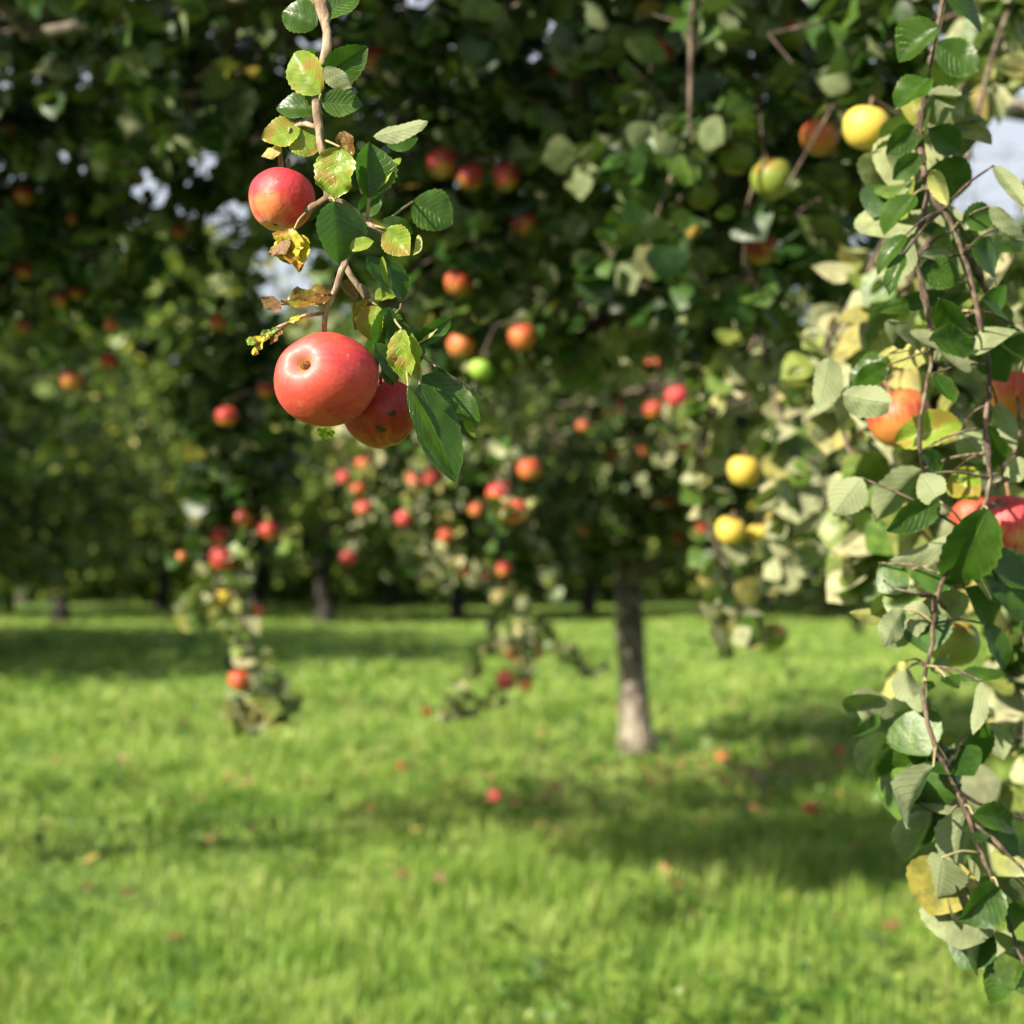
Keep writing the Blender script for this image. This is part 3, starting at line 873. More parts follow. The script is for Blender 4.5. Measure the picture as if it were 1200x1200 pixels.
# ------------------------------------------------------------------ the three apple trees
# middle tree
base = G(747, 882)
tx, ty = base.x, base.y
def MT(px, py, d=None):
    return P(px, py, d or ty)
top = MT(736, 672)
apple_tree("apple_tree", tuple(base), "apple tree with a pale slim trunk standing alone in the middle of the lawn",
           ([base + Vector((.04, 0, -.06)), base + Vector((.0, 0, .08)), MT(742, 800), MT(737, 730), top], (.165, .112, .100, .108, .10)),
           [([top, MT(742, 600, ty - .1), MT(748, 490, ty - .4), MT(752, 380, ty - .5), MT(740, 230, ty - .4)], .085, .02),
            ([top, MT(775, 665), MT(830, 610, ty + .2), MT(930, 520, ty + .3), MT(1040, 400, ty)], .06, .015),
            ([top, MT(700, 610, ty - .5), MT(640, 520, ty - 1.4), MT(560, 440, ty - 2.2), MT(500, 430, ty - 3.0)], .055, .012),
            ([top, MT(700, 580, ty + .6), MT(640, 450, ty + 1.2), MT(590, 330, ty + 1.6)], .06, .015),
            ([top, MT(800, 640, ty - .5), MT(900, 600, ty - 1.4), MT(960, 560, ty - 2.2)], .045, .012),
            ([MT(748, 520, ty - .3), MT(700, 400, ty - 1.4), MT(650, 330, ty - 2.2)], .04, .012)],
           [((tx, ty - .3, 3.7), (3.2, 2.6, 1.5), 5.0), ((tx - .9, ty - 2.0, 2.7), (1.4, 1.3, .9), 1.5), ((tx + .2, ty - .8, 2.25), (1.7, 1.5, .7), 2.2),
            ((tx + 1.9, ty - .6, 2.2), (1.4, 1.3, .75), 1.2), ((tx - 1.0, ty - .6, 2.0), (.9, 1.2, .65), .9), ((-.05, 8.0, 1.8), (.6, .7, .6), 1.5), ((-.3, 7.2, 1.85), (.5, .4, .45), .9), ((tx - .1, ty - 1.0, 1.85), (1.2, .5, .38), 1.3), ((1.7, 8.6, 1.75), (.8, .6, .5), .9), ((tx + .4, ty - 2.3, 2.4), (1.3, .8, .7), 1.6)],
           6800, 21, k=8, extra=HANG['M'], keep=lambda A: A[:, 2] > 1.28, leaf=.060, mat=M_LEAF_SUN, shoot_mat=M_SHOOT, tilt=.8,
           paths=[[MT(560, 450, ty - 2.4), P(570, 560, 7.3), P(585, 680, 7.1), P(600, 760, 7.05), P(590, 800, 7.0), P(545, 822, 7.0), P(500, 833, 7.0)],
                  [P(500, 430, 7.3), P(450, 470, 7.0), P(425, 530, 6.8), P(422, 590, 6.8), P(408, 645, 6.8)],
                  [P(520, 440, 7.4), P(495, 520, 6.9), P(485, 570, 6.8), P(478, 640, 6.8), P(520, 680, 6.8)],
                  [P(600, 480, 8.2), P(540, 560, 7), P(535, 620, 6.9), P(560, 670, 6.8), P(630, 700, 6.8), P(610, 750, 6.9)],
                  [P(585, 680, 7.1), P(620, 730, 7.1), P(660, 750, 7.1), P(705, 775, 7.1)], [P(590, 720, 7.1), P(560, 770, 7.1), P(530, 820, 7.1)],
                  [P(570, 560, 7.3), P(620, 620, 7.2), P(650, 690, 7.2)], [P(570, 560, 7.3), P(520, 590, 7.0), P(500, 640, 6.9)],
                  [P(450, 470, 7.0), P(405, 500, 6.9), P(400, 560, 6.9)],
                  [P(960, 560, 8.4), P(940, 640, 8.2), P(900, 690, 8.1)], [P(830, 440, 7.6), P(790, 480, 7.2), P(770, 540, 7.0)], [P(900, 420, 7.2), P(930, 500, 6.8), P(960, 600, 6.6), P(950, 650, 6.6)],
                  [MT(775, 665), P(860, 680, 10), P(960, 700, 9.6), P(1010, 728, 9.4)]])

# overhanging tree, trunk out of frame on the right
ot = Vector((3.3, 3.4, 0))
def keepO(A):
    return (A[:, 2] > 1.9) & (A[:, 1] > 1.2)
apple_tree("apple_tree", (3.3, 3.4, 0), "old apple tree whose dark shady canopy overhangs the top of the view",
           ([ot + Vector((0, 0, -.1)), ot + Vector((.02, .03, .6)), ot + Vector((-.1, 0, 1.3)), ot + Vector((-.25, .05, 1.9))], (.22, .15, .135, .12)),
           [([ot + Vector((-.25, .05, 1.9)), (2.3, 3.5, 2.5), (1.4, 3.5, 2.8), (.4, 3.4, 2.85), (-.5, 3.3, 2.75), (-1.1, 3.2, 2.6)], .085, .014),
            ([ot + Vector((-.25, .05, 1.9)), (2.4, 3.0, 2.3), (1.6, 2.6, 2.45), (.9, 2.3, 2.5), (.3, 2.2, 2.4)], .06, .012),
            ([ot + Vector((-.25, .05, 1.9)), (2.5, 4.2, 2.5), (1.8, 4.7, 2.9), (1.0, 4.7, 3.0), (.5, 4.6, 2.9)], .07, .014),
            ([ot + Vector((-.25, .05, 1.9)), (3.2, 3.6, 2.8), (3.0, 3.8, 3.8), (2.6, 4.0, 4.6)], .08, .02)],
           [((-.1, 3.7, 2.9), (1.3, 1.3, .68), 5.0), ((-.7, 2.0, 3.5), (1.4, .72, .4), 2.0), ((.2, 3.6, 2.2), (.7, .6, .5), 1.6), ((-.1, 3.5, 3.4), (1.2, 1.0, .45), 1.2),  # high ellipsoids are unseen, added above the view to shade the canopy
            ((.5, 2.8, 2.25), (.42, .6, .42), .9), ((3.6, 4.0, 3.6), (1.2, 1.4, 1.0), .8)],
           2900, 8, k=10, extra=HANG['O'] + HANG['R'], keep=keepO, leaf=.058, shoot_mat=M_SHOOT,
           paths=[[(1.4, 3.5, 2.8), P(850, 320, 3.1), P(885, 400, 2.9), P(905, 480, 2.8), P(935, 560, 2.75), P(925, 640, 2.8), P(905, 700, 3.0)],
                  [(.9, 2.3, 2.5), P(1000, 330, 2.3), P(960, 430, 2.2), P(980, 520, 2.1), P(1000, 600, 2.1), P(990, 670, 2.15)],
                  [P(885, 400, 2.9), P(840, 470, 3.0), P(825, 560, 3.0), P(850, 650, 3.0), P(850, 720, 3.05)],
                  [(0.2, 3.35, 2.8), P(640, 300, 3.3), P(600, 420, 3.4), P(600, 520, 3.5), P(590, 600, 3.6)],
                  [(0.4, 3.35, 2.8), P(760, 300, 3.3), P(720, 400, 3.5), P(700, 470, 3.6)],
                  [(.9, 2.3, 2.5), P(1060, 400, 1.9), P(1050, 460, 1.7)],
                  [(1.6, 2.6, 2.45), P(1150, 330, 2.1), P(1120, 450, 1.95), P(1090, 560, 1.9), P(1080, 660, 1.85), P(1110, 720, 1.8)],
                  [(1.6, 2.6, 2.45), P(1225, 300, 2.1), P(1200, 430, 2.0), P(1170, 560, 1.9), P(1185, 690, 1.85), P(1170, 760, 1.8)],
                  [P(1120, 450, 1.95), P(1060, 520, 1.95), P(1020, 600, 2.0), P(1015, 680, 2.0)],
                  [P(1200, 430, 2.0), P(1220, 600, 1.9), P(1210, 760, 1.8), P(1200, 860, 1.75), P(1215, 1000, 1.7)]])

# left tree
lt = Vector((-5.3, 5.0, 0))
apple_tree("apple_tree", tuple(lt), "apple tree reaching in from the left with one long shoot drooping over the lawn",
           ([lt + Vector((0, 0, -.1)), lt + Vector((.03, 0, .7)), lt + Vector((.1, 0, 1.5))], (.2, .14, .12)),
           [([lt + Vector((.1, 0, 1.5)), (-3.2, 5.0, 2.3), (-2.4, 4.5, 2.7), (-1.5, 4.3, 2.8), (-.85, 4.3, 2.65)], .08, .012),
            ([lt + Vector((.1, 0, 1.5)), (-4.6, 5.1, 2.2), (-3.6, 5.2, 2.9), (-3.0, 5.0, 3.3)], .07, .015),
            ([lt + Vector((.1, 0, 1.5)), (-4.0, 4.8, 2.0), (-2.9, 4.4, 2.3), (-1.9, 4.2, 2.4)], .06, .012),
            ([lt + Vector((.1, 0, 1.5)), (-4.3, 4.4, 2.6), (-3.4, 3.5, 3.3), (-2.6, 3.0, 3.5)], .06, .015)],  # limb added out of view to carry the shading crown
           [((-1.9, 4.25, 2.65), (1.15, .6, .62), 3), ((-1.1, 4.2, 2.65), (.6, .5, .5), 1.0), ((-3.6, 5.2, 2.9), (1.1, .9, .6), 1.0), ((-2.8, 3.0, 3.6), (1.2, .7, .4), 1.7), ((-.84, 4.4, 1.85), (.2, .2, .38), .3), ((-.86, 4.4, 1.5), (.15, .15, .2), .12)],  # highest ellipsoid is unseen, added to darken the left crown
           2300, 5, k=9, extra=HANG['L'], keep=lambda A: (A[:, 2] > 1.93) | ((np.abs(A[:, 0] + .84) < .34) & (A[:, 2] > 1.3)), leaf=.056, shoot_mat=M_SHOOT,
           paths=[[(-.9, 4.35, 2.6), P(300, 400, 4.5), P(285, 500, 4.45), P(290, 600, 4.4), P(265, 660, 4.4), P(262, 720, 4.4), P(285, 790, 4.35), P(310, 840, 4.3)],
                  [P(285, 790, 4.35), P(300, 830, 4.35), P(335, 835, 4.35)], [P(300, 820, 4.33), P(275, 835, 4.3)], [P(290, 560, 4.42), P(320, 590, 4.4), P(330, 640, 4.4)],
                  [P(265, 660, 4.4), P(240, 700, 4.4), P(225, 730, 4.4)],
                  [(-2.0, 4.25, 2.4), P(60, 380, 4.6), P(80, 440, 4.6)]])

# ------------------------------------------------------------------ background orchard trees
def far_proto(seed, hgt, spread, label):
    rs = np.random.RandomState(seed)
    lean = rs.randn() * .25
    tops = Vector((lean, 0, 1.5))
    limbs = []
    for a in range(5):
        th = a * 1.256 + rs.rand() * .6
        e = Vector((math.cos(th) * spread * .6, math.sin(th) * spread * .6, hgt * (.55 + .2 * rs.rand())))
        limbs.append(([tops, tops.lerp(e, .4) + Vector((0, 0, .3 * rs.rand() - .25)), e], .15, .03))
    blobs = [((lean, 0, hgt * .58), (spread, spread, hgt * .40), 3.0), ((lean, .8, 1.5), (spread * .95, spread * .8, .95), 1.1)]
    for a in range(7):
        th = rs.rand() * 6.28; q = spread * (.5 + .35 * rs.rand())
        blobs.append(((math.cos(th) * q, math.sin(th) * q, hgt * (.35 + .45 * rs.rand())), (spread * .45, spread * .45, hgt * .2), .8))
    return apple_tree("apple_tree", (0, 0, 0), label, ([(0, 0, -.1), (.02, 0, .3), (lean * .5, 0, .9), tuple(tops)], (.28, .18, .15, .14)), limbs, blobs,
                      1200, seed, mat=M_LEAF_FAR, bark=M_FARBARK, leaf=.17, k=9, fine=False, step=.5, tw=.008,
                      group="orchard trees at the back of the lawn", keep=lambda A: A[:, 2] > .55)[0]


LB = ["spreading orchard tree with a forked dark trunk behind the drooping left shoot",
      "bushy orchard tree with a dark leaning trunk at the far left of the lawn",
      "rounded orchard tree with a short trunk behind the middle tree's low spray"]
protos = [far_proto(31, 6.3, 3.4, LB[0]), far_proto(47, 7.2, 3.2, LB[1]), far_proto(64, 5.6, 3.5, LB[2])]


def copy_tree(o, parent=None):
    c = o.copy(); COL.objects.link(c)
    if parent: c.parent = parent
    for ch in o.children:
        copy_tree(ch, c)
    return c


far = [(0, 380, 33, 1.0, 0, None), (1, 72, 34, 1.0, .4, None), (2, 536, 36, .95, 1.0, None),
       (0, 192, 42, 1.1, 2.0, "darker orchard tree standing back between the two left ones"),
       (1, 690, 40, 1.0, 3.2, "tall orchard tree directly behind the middle tree's trunk"),
       (2, 830, 37, 1.1, 4.0, "low orchard tree behind the hanging pair of green apples"),
       (0, 980, 39, 1.0, 5.2, "orchard tree behind the yellow apples, second from the right"),
       (1, 1120, 36, 1.05, 1.3, "orchard tree at the right behind the leafy foreground branch"),
       (2, -80, 38, 1.1, 2.2, "orchard tree cut by the picture edge at the far left"),
       (2, 300, 47, 1.25, .9, "tall hazy tree filling the gap behind the forked dark trunk"),
       (1, 460, 46, 1.2, 2.8, "tall tree filling the gap left of the low spray"),
       (0, 1250, 42, 1.1, .2, "orchard tree beyond the picture edge at the far right"),
       (1, 30, 49, 1.3, 5.0, "tall tree at the back left, behind the leaning trunk"),
       (1, 900, 48, 1.2, .7, "tall tree at the back right above the low orchard tree")]
used = set()
for (pi, px, d, sc, rz, lab) in far:
    if pi not in used:
        o = protos[pi]; used.add(pi)
    else:
        o = copy_tree(protos[pi])
    if lab: o["label"] = lab
    x = (px - 600) / FPX * d
    o.location = (x, d, float(gh(x, d))); o.rotation_euler = (0, 0, rz); o.scale = (sc, sc, sc)
# trees left of the frame that throw the band of shade over the far lawn
for (x, y, sc, rz, lab) in [(-10.5, 17.5, 1.3, 1.0, "orchard tree left of the view, nearest one shading the lawn"),
                            (-14.5, 21.5, 1.35, 3.0, "orchard tree left of the view, second one shading the lawn"),
                            (-9.5, 23.5, 1.0, 4.0, "orchard tree left of the view, small one shading the lawn")]:
    o = copy_tree(protos[2]); o["label"] = lab
    o.location = (x, y, 0); o.rotation_euler = (0, 0, rz); o.scale = (sc, sc, sc)

# distant wood behind the orchard
rs = np.random.RandomState(77)
nW = 40000
ww_x = rs.rand(nW) * 90 - 45; ww_y = 58 + rs.rand(nW) * 9
topz = 14.0 + 2.2 * np.sin(ww_x * .31 + 1) + 1.3 * np.sin(ww_x * .83) + np.sin(ww_x * 1.9)
ww_z = topz * rs.rand(nW) ** .8 + .1
C = np.stack([ww_x, ww_y, ww_z], 1)
V, lo, sta = rosette_leaves(C, unit(rs.randn(nW, 3)), 2, .55, rs, .3, .2, fine=False)
o = link("woods", mesh_from("woods", V, lo, sta), M_LEAF_FAR)
tag(o, "dense green wood closing the view behind the orchard trees", "woods", kind="stuff")


_n = 9000
_x = rs.rand(_n) * 76 - 38; _y = 50.5 + rs.rand(_n) * 3
_z = (1.9 + .5 * np.sin(_x * .5) + .4 * np.sin(_x * 1.7)) * rs.rand(_n) ** .8
V, lo, sta = rosette_leaves(np.stack([_x, _y, _z], 1), unit(rs.randn(_n, 3)), 2, .34, rs, .2, .2, fine=False)
tag(link("undergrowth", mesh_from("undergrowth", V, lo, sta), M_LEAF_FAR), "low leafy undergrowth along the far edge of the lawn", "undergrowth", kind="stuff")


# ------------------------------------------------------------------ near branches with individual leaves
def leaf_mesh(L, W, fold, curl, wave, twist, seed, crumple=0.0, pet=None):
    rs = np.random.RandomState(seed)
    nu, nv = 18, 8
    V, F, UV = [], [], []
    a, b, c = rs.rand(3) * 6
    for i in range(nu + 1):
        t = i / nu
        wd = W * .5 * (math.sin(math.pi * t ** .86) ** .72 if 0 < t < 1 else 0)
        if t > .86:
            wd *= 1 - (t - .86) * 1.6
        wd *= 1 + (.04 if i % 2 else -.03) * (0 < t < 1) * (.6 + .8 * rs.rand())
        for j in range(nv + 1):
            v = (j / nv) * 2 - 1
            x = L * t; y = wd * v
            z = abs(v) * wd * fold + wave * L * v * v * math.sin(t * 11 + a + (2 if v > 0 else 0)) + .25 * wave * L * math.sin(t * 23 + 4 * v + b)
            if crumple:
                z += crumple * L * (math.sin(x / L * 9 + v * 4 + a) * math.cos(v * 6 + t * 5 + b) + .5 * math.sin(t * 19 + v * 11 + c))
                y += crumple * L * .6 * math.sin(t * 13 + v * 5 + c)
            th = twist * t
            y, z = y * math.cos(th) - z * math.sin(th), y * math.sin(th) + z * math.cos(th)
            if abs(curl) > 1e-3:
                R_ = L / curl; an = curl * t
                x, z = (R_ + z) * math.sin(an), (R_ + z) * math.cos(an) - R_
            V.append((x, y, z)); UV.append((t, (v + 1) / 2))
    for i in range(nu):
        for j in range(nv):
            p = i * (nv + 1) + j
            F.append([p, p + nv + 1, p + nv + 2, p + 1])
    nb = len(F)
    if pet is not None:                                     # petiole: tube from the twig to the blade base and on along the midrib
        pts = smooth_path([pet, (pet[0] * .5, pet[1] * .5, pet[2] * .5 + .002), (0, 0, -.0004)], .004)
        tv, tf = tube(pts, np.linspace(.0011, .0008, len(pts)), 6)
        o0 = len(V); V += [tuple(p) for p in tv]; F += [[i + o0 for i in f] for f in tf]; UV += [(0, 0)] * len(tv)
    me = mesh_faces("leaf", V, F)
    ul = me.uv_layers.new(name="UVMap")
    for lp in me.loops:
        ul.data[lp.index].uv = UV[lp.vertex_index]
    if pet is not None:
        me.materials.append(None); me.materials.append(M_PETIOLE)
        for p in me.polygons:
            if p.index >= nb: p.material_index = 1
    else:
        me.materials.append(None)
    return me


LSEED = [100]


def near_leaf(root, bx, by, tx_, ty_, wpx, d, mode='Lt', col='g', dt=0.0, fold=.35, curl=.35, wave=.02, twist=0., crumple=0., pet=None, label=None):
    """leaf from base pixel to tip pixel; mode L/S = faces the sun / turned from it, t/u = upper or under side seen"""
    LSEED[0] += 1
    rr = random.Random(LSEED[0])
    A, B = P(bx, by, d), P(tx_, ty_, d + dt)
    X = (B - A); L = X.length; X.normalize()
    W = wpx / FPX * d
    view = (Vector((0, 0, CAMZ)) - A).normalized()
    n = (view * .7 + SUN * .9) if mode[0] == 'L' else (view * .9 + Vector((.55, 0, -.35 if mode[1] == 'u' else .25)))
    n = n + Vector((rr.uniform(-.2, .2), rr.uniform(-.2, .2), rr.uniform(-.2, .2)))
    if mode[1] == 'u': n = -n
    Z = (n - X * n.dot(X)).normalized(); Y = Z.cross(X)
    M = Matrix((X, Y, Z)).transposed().to_4x4(); M.translation = A
    pl = None
    if pet is not None:
        q = M.inverted() @ P(pet[0], pet[1], pet[2] if len(pet) > 2 else d)
        pl = tuple(q)
    me = leaf_mesh(L * (1 + .04 * abs(curl)), W / max(.6, math.cos(math.atan(fold))), fold, curl * rr.choice((1, 1, -.5)), wave, twist, LSEED[0], crumple, pl)
    me.materials[0] = HL[col]
    o = link("leaf", me, None, root)
    o.matrix_world = M
    o.matrix_parent_inverse = root.matrix_world.inverted() if False else Matrix.Identity(4)
    o.matrix_basis = Matrix.Translation(-Vector(root.location)) @ M
    if label: o["label"] = label
    return o


def wood(root, name, ctrl, r0, r1, seed, knots=True, mat=None):
    pts = smooth_path(ctrl, .006)
    rs = np.random.RandomState(seed)
    pts[1:-1] += rs.randn(len(pts) - 2, 3) * .0004
    r = np.linspace(r0, r1, len(pts))
    if knots:
        for q in rs.randint(2, max(3, len(pts) - 2), max(1, len(pts) // 9)):
            r[max(0, q - 1):q + 2] *= (1.25 + .3 * rs.rand())
    V, F = tube(pts - np.array(tuple(root.location)), r, 9, .10, seed)
    return link(name, mesh_faces(name, V, F), mat or M_TWIG, root)


# --- the branch in focus
hb = empty("apple_branch", P(378, -60, 1.10))
tag(hb, "twig in sharp focus hanging from the top with curled leaves and three red apples", "branch")
wood(hb, "twig", [P(340, -150, 1.16), P(352, -60, 1.13), P(378, 10, 1.10), P(383, 55, 1.09), P(370, 105, 1.085), P(376, 165, 1.08), P(384, 205, 1.08), P(385, 232, 1.08)], .0040, .0033, 1)
wood(hb, "twig", [P(385, 230, 1.08), P(402, 238, 1.08), P(418, 250, 1.08), P(428, 260, 1.08), P(452, 270, 1.075), P(478, 280, 1.07)], .0030, .0014, 2)
wood(hb, "twig", [P(387, 230, 1.085), P(402, 262, 1.085), P(406, 300, 1.075), P(398, 325, 1.07), P(388, 350, 1.07), P(381, 372, 1.07), P(381, 392, 1.08), P(386, 420, 1.105)], .0030, .0018, 3)
wood(hb, "twig", [P(386, 230, 1.08), P(372, 238, 1.085), P(357, 248, 1.09), P(345, 244, 1.1)], .0028, .0013, 4)
wood(hb, "twig", [P(328, 170, 1.10), P(329, 190, 1.10), P(331, 206, 1.10), P(332, 222, 1.10)], .0016, .0013, 5)
wood(hb, "twig", [P(376, 150, 1.08), P(352, 146, 1.09), P(335, 155, 1.10), P(328, 172, 1.10)], .0022, .0016, 6)
wood(hb, "twig", [P(384, 366, 1.07), P(366, 369, 1.07), P(346, 374, 1.07), P(321, 388, 1.07), P(300, 405, 1.065)], .0016, .0009, 7)
wood(hb, "twig", [P(404, 310, 1.08), P(416, 330, 1.085), P(428, 350, 1.09), P(440, 370, 1.10), P(446, 410, 1.115), P(446, 450, 1.12)], .0026, .0014, 8)
wood(hb, "twig", [P(428, 352, 1.09), P(452, 368, 1.10), P(478, 395, 1.11), P(505, 425, 1.14), P(535, 445, 1.16), P(565, 462, 1.18)], .0022, .0012, 9)
wood(hb, "spur", [P(430, 350, 1.09), P(426, 340, 1.088), P(421, 333, 1.085)], .0030, .0012, 10)
wood(hb, "spur", [P(470, 356, 1.08), P(466, 366, 1.085), P(460, 372, 1.09), P(450, 372, 1.10)], .0008, .0006, 11)
LVS = [
    # bx by tx ty w d mode col dict
    (338, 158, 378, 172, 42, 1.09, 'Lt', 'y', dict(fold=.1, wave=.03, crumple=.02, pet=(340, 150, 1.09), curl=.2)),
    (352, 150, 308, 165, 40, 1.09, 'Lt', 'y', dict(fold=.2, wave=.03, curl=.4)),
    (330, 172, 306, 182, 16, 1.09, 'Lu', 'Y', dict(crumple=.04)),
    (390, 165, 350, 178, 24, 1.11, 'St', 'g', dict(curl=.6)),
    (398, 172, 388, 232, 52, 1.06, 'Lt', 'y', dict(fold=.25, crumple=.035, wave=.05, pet=(382, 165, 1.08), label="yellow green crumpled leaf beside the smaller apple")),
    (398, 155, 415, 182, 22, 1.09, 'Lt', 'b', dict(crumple=.05, wave=.05)),
    (432, 232, 430, 168, 44, 1.07, 'St', 'g', dict(fold=.75, curl=.3, pet=(430, 258, 1.08))),
    (436, 228, 462, 178, 26, 1.072, 'Lt', 'y', dict(fold=.25, curl=.5, pet=(430, 256, 1.08))),
    (424, 228, 423, 198, 8, 1.068, 'Lu', 'y', dict(fold=.3)),
    (392, 236, 404, 306, 72, 1.055, 'St', 'g', dict(fold=.22, curl=.35, wave=.012, pet=(386, 232, 1.075), label="round dark green leaf under the twig's fork")),
    (410, 292, 437, 280, 20, 1.057, 'Lt', 'y', dict(fold=.2, curl=.3)),
    (452, 268, 482, 300, 34, 1.07, 'Lt', 'y', dict(fold=.45, curl=.9, wave=.03, pet=(440, 265, 1.075))),
    (446, 262, 486, 268, 20, 1.075, 'St', 'g', dict(fold=.5, curl=.6)),
    (490, 275, 492, 305, 10, 1.07, 'Lu', 'y', dict(curl=1.0)),
    (484, 236, 530, 262, 54, 1.22, 'St', 'g', dict(fold=.25, curl=.2, pet=(450, 262, 1.10))),
    (437, 160, 504, 150, 24, 1.00, 'Lu', 'g', dict(fold=.3, curl=.4)),
    (452, 168, 490, 160, 26, 1.04, 'St', 'g', dict(fold=.3, curl=.4)),
    (345, 268, 330, 308, 42, 1.07, 'Lt', 'Y', dict(fold=.3, crumple=.07, wave=.07, curl=.9, pet=(358, 250, 1.085), label="crumpled yellow leaf under the smaller apple")),
    (352, 275, 352, 318, 30, 1.075, 'Lt', 'Y', dict(fold=.5, crumple=.07, wave=.06, curl=.6)),
    (340, 280, 313, 294, 22, 1.07, 'Lu', 'b', dict(crumple=.06, curl=.8)),
    (388, 344, 332, 368, 24, 1.065, 'Lt', 'b', dict(fold=.6, crumple=.05, wave=.06, curl=-.7, label="curled brown leaf above the large apple")),
    (384, 352, 350, 345, 18, 1.07, 'Lu', 'Y', dict(fold=.5, crumple=.05, wave=.05)),
    (330, 362, 306, 349, 16, 1.065, 'Lu', 'b', dict(crumple=.04)),
    (325, 386, 300, 400, 12, 1.065, 'Lt', 'y', dict(crumple=.08, wave=.08)),
    (316, 392, 290, 410, 14, 1.063, 'Lt', 'Y', dict(crumple=.09, wave=.08, curl=1.)),
    (330, 384, 318, 404, 12, 1.065, 'Lt', 'b', dict(crumple=.08, wave=.06)),
    (355, 372, 336, 376, 8, 1.066, 'Lt', 'Y', dict(crumple=.05)),
    (300, 402, 288, 398, 10, 1.063, 'Lt', 'y', dict(crumple=.08)),
    (434, 352, 414, 385, 30, 1.09, 'St', 'b', dict(fold=.4, crumple=.03, pet=(428, 350, 1.09))),
    (442, 358, 432, 400, 34, 1.085, 'Lt', 'y', dict(fold=.5, curl=.5, wave=.03, pet=(432, 352, 1.09))),
    (456, 360, 444, 410, 34, 1.08, 'St', 'g', dict(fold=.3, curl=.4)),
    (462, 372, 470, 440, 36, 1.09, 'St', 'g', dict(fold=.4, curl=.3)),
    (470, 385, 474, 450, 30, 1.06, 'Lt', 'y', dict(fold=.55, crumple=.02, wave=.05, label="bright yellow green leaf hanging right of the large apple", pet=(462, 372, 1.09))),
    (482, 390, 492, 445, 18, 1.065, 'Lt', 'y', dict(fold=.5, wave=.05, crumple=.02)),
    (438, 402, 470, 446, 26, 1.075, 'St', 'g', dict(fold=.3)),
    (488, 402, 532, 372, 20, 1.12, 'St', 'g', dict(fold=.5, curl=.4, pet=(482, 400, 1.11))),
    (488, 403, 515, 388, 5, 1.118, 'Lu', 'y', dict(fold=.2)),
    (478, 452, 525, 560, 16, 1.04, 'Lt', 'g', dict(fold=.8, curl=.3, wave=.012, pet=(478, 415, 1.10), label="long narrow green leaf hanging edge on")),
    (492, 450, 532, 566, 58, 1.09, 'St', 'g', dict(fold=.2, curl=.1, wave=.012, pet=(480, 420, 1.11), label="large dark green leaf below the black scabbed apple")),
    (495, 440, 560, 500, 40, 1.12, 'St', 'g', dict(fold=.4, curl=.5)),
    (512, 430, 542, 478, 14, 1.13, 'Lt', 'g', dict(fold=.6, curl=.3, pet=(505, 425, 1.14))),
    (545, 488, 556, 514, 10, 1.12, 'Lt', 'y', dict(fold=.4)),
    (380, 494, 382, 518, 20, 1.12, 'Lt', 'y', dict(fold=.4, curl=1.5, crumple=.05, wave=.05, pet=(400, 470, 1.13), label="small curled lime leaf under the large apple")),
    (446, 366, 470, 392, 30, 1.10, 'Lt', 'g', dict(fold=.5, curl=.8, wave=.03)),
    (436, 356, 410, 372, 22, 1.10, 'Lt', 'b', dict(fold=.5, curl=.8, wave=.04, crumple=.03)),
    (452, 380, 440, 432, 38, 1.12, 'St', 'g', dict(fold=.4, curl=.5, wave=.03)),
    (466, 386, 498, 420, 30, 1.13, 'St', 'g', dict(fold=.5, curl=.6, wave=.03)),
    (440, 352, 462, 340, 20, 1.12, 'Lt', 'y', dict(fold=.5, curl=.8, wave=.03)),
    (462, 420, 452, 452, 18, 1.09, 'Lt', 'g', dict(fold=.6, curl=.8)),
    (398, 330, 420, 350, 18, 1.10, 'St', 'b', dict(fold=.5, crumple=.05)),
    (420, 250, 448, 228, 22, 1.12, 'St', 'g', dict(fold=.5, curl=.5)),
    (372, 236, 352, 262, 16, 1.12, 'St', 'g', dict(fold=.5, curl=.5)),
    (372, 60, 346, 90, 30, 1.10, 'St', 'g', dict(fold=.5, curl=.8)),
    (376, 0, 350, 30, 34, 1.12, 'Lt', 'y', dict(fold=.5, curl=.6, wave=.03)),
    (378, 80, 412, 100, 22, 1.06, 'Lu', 'g', dict(fold=.5, curl=.6, wave=.03)),
    (430, 300, 460, 340, 26, 1.12, 'St', 'g', dict(fold=.3)),
    (452, 305, 476, 350, 30, 1.13, 'St', 'g', dict(fold=.3)),
    (448, 300, 452, 335, 8, 1.10, 'Lt', 'y', dict(fold=.4)),
    (376, 110, 340, 60, 44, 1.08, 'Lt', 'y', dict(pet=(376, 120, 1.085))),
    (378, 95, 430, 55, 40, 1.09, 'St', 'g', dict(pet=(379, 105, 1.088))),
    (377, 120, 425, 125, 34, 1.08, 'Lt', 'g', dict(fold=.4)),
    (372, 30, 330, 10, 42, 1.1, 'St', 'g', dict(fold=.3)),
    (374, 20, 420, -10, 44, 1.1, 'Lt', 'g', dict(fold=.3)),
    (374, 128, 322, 122, 34, 1.09, 'Lt', 'g', dict(fold=.3, pet=(377, 134, 1.085))),
]
for (bx, by, ex, ey, wp, d, mode, col, kw) in LVS:
    near_leaf(hb, bx, by, ex, ey, wp, d, mode, col, **kw)

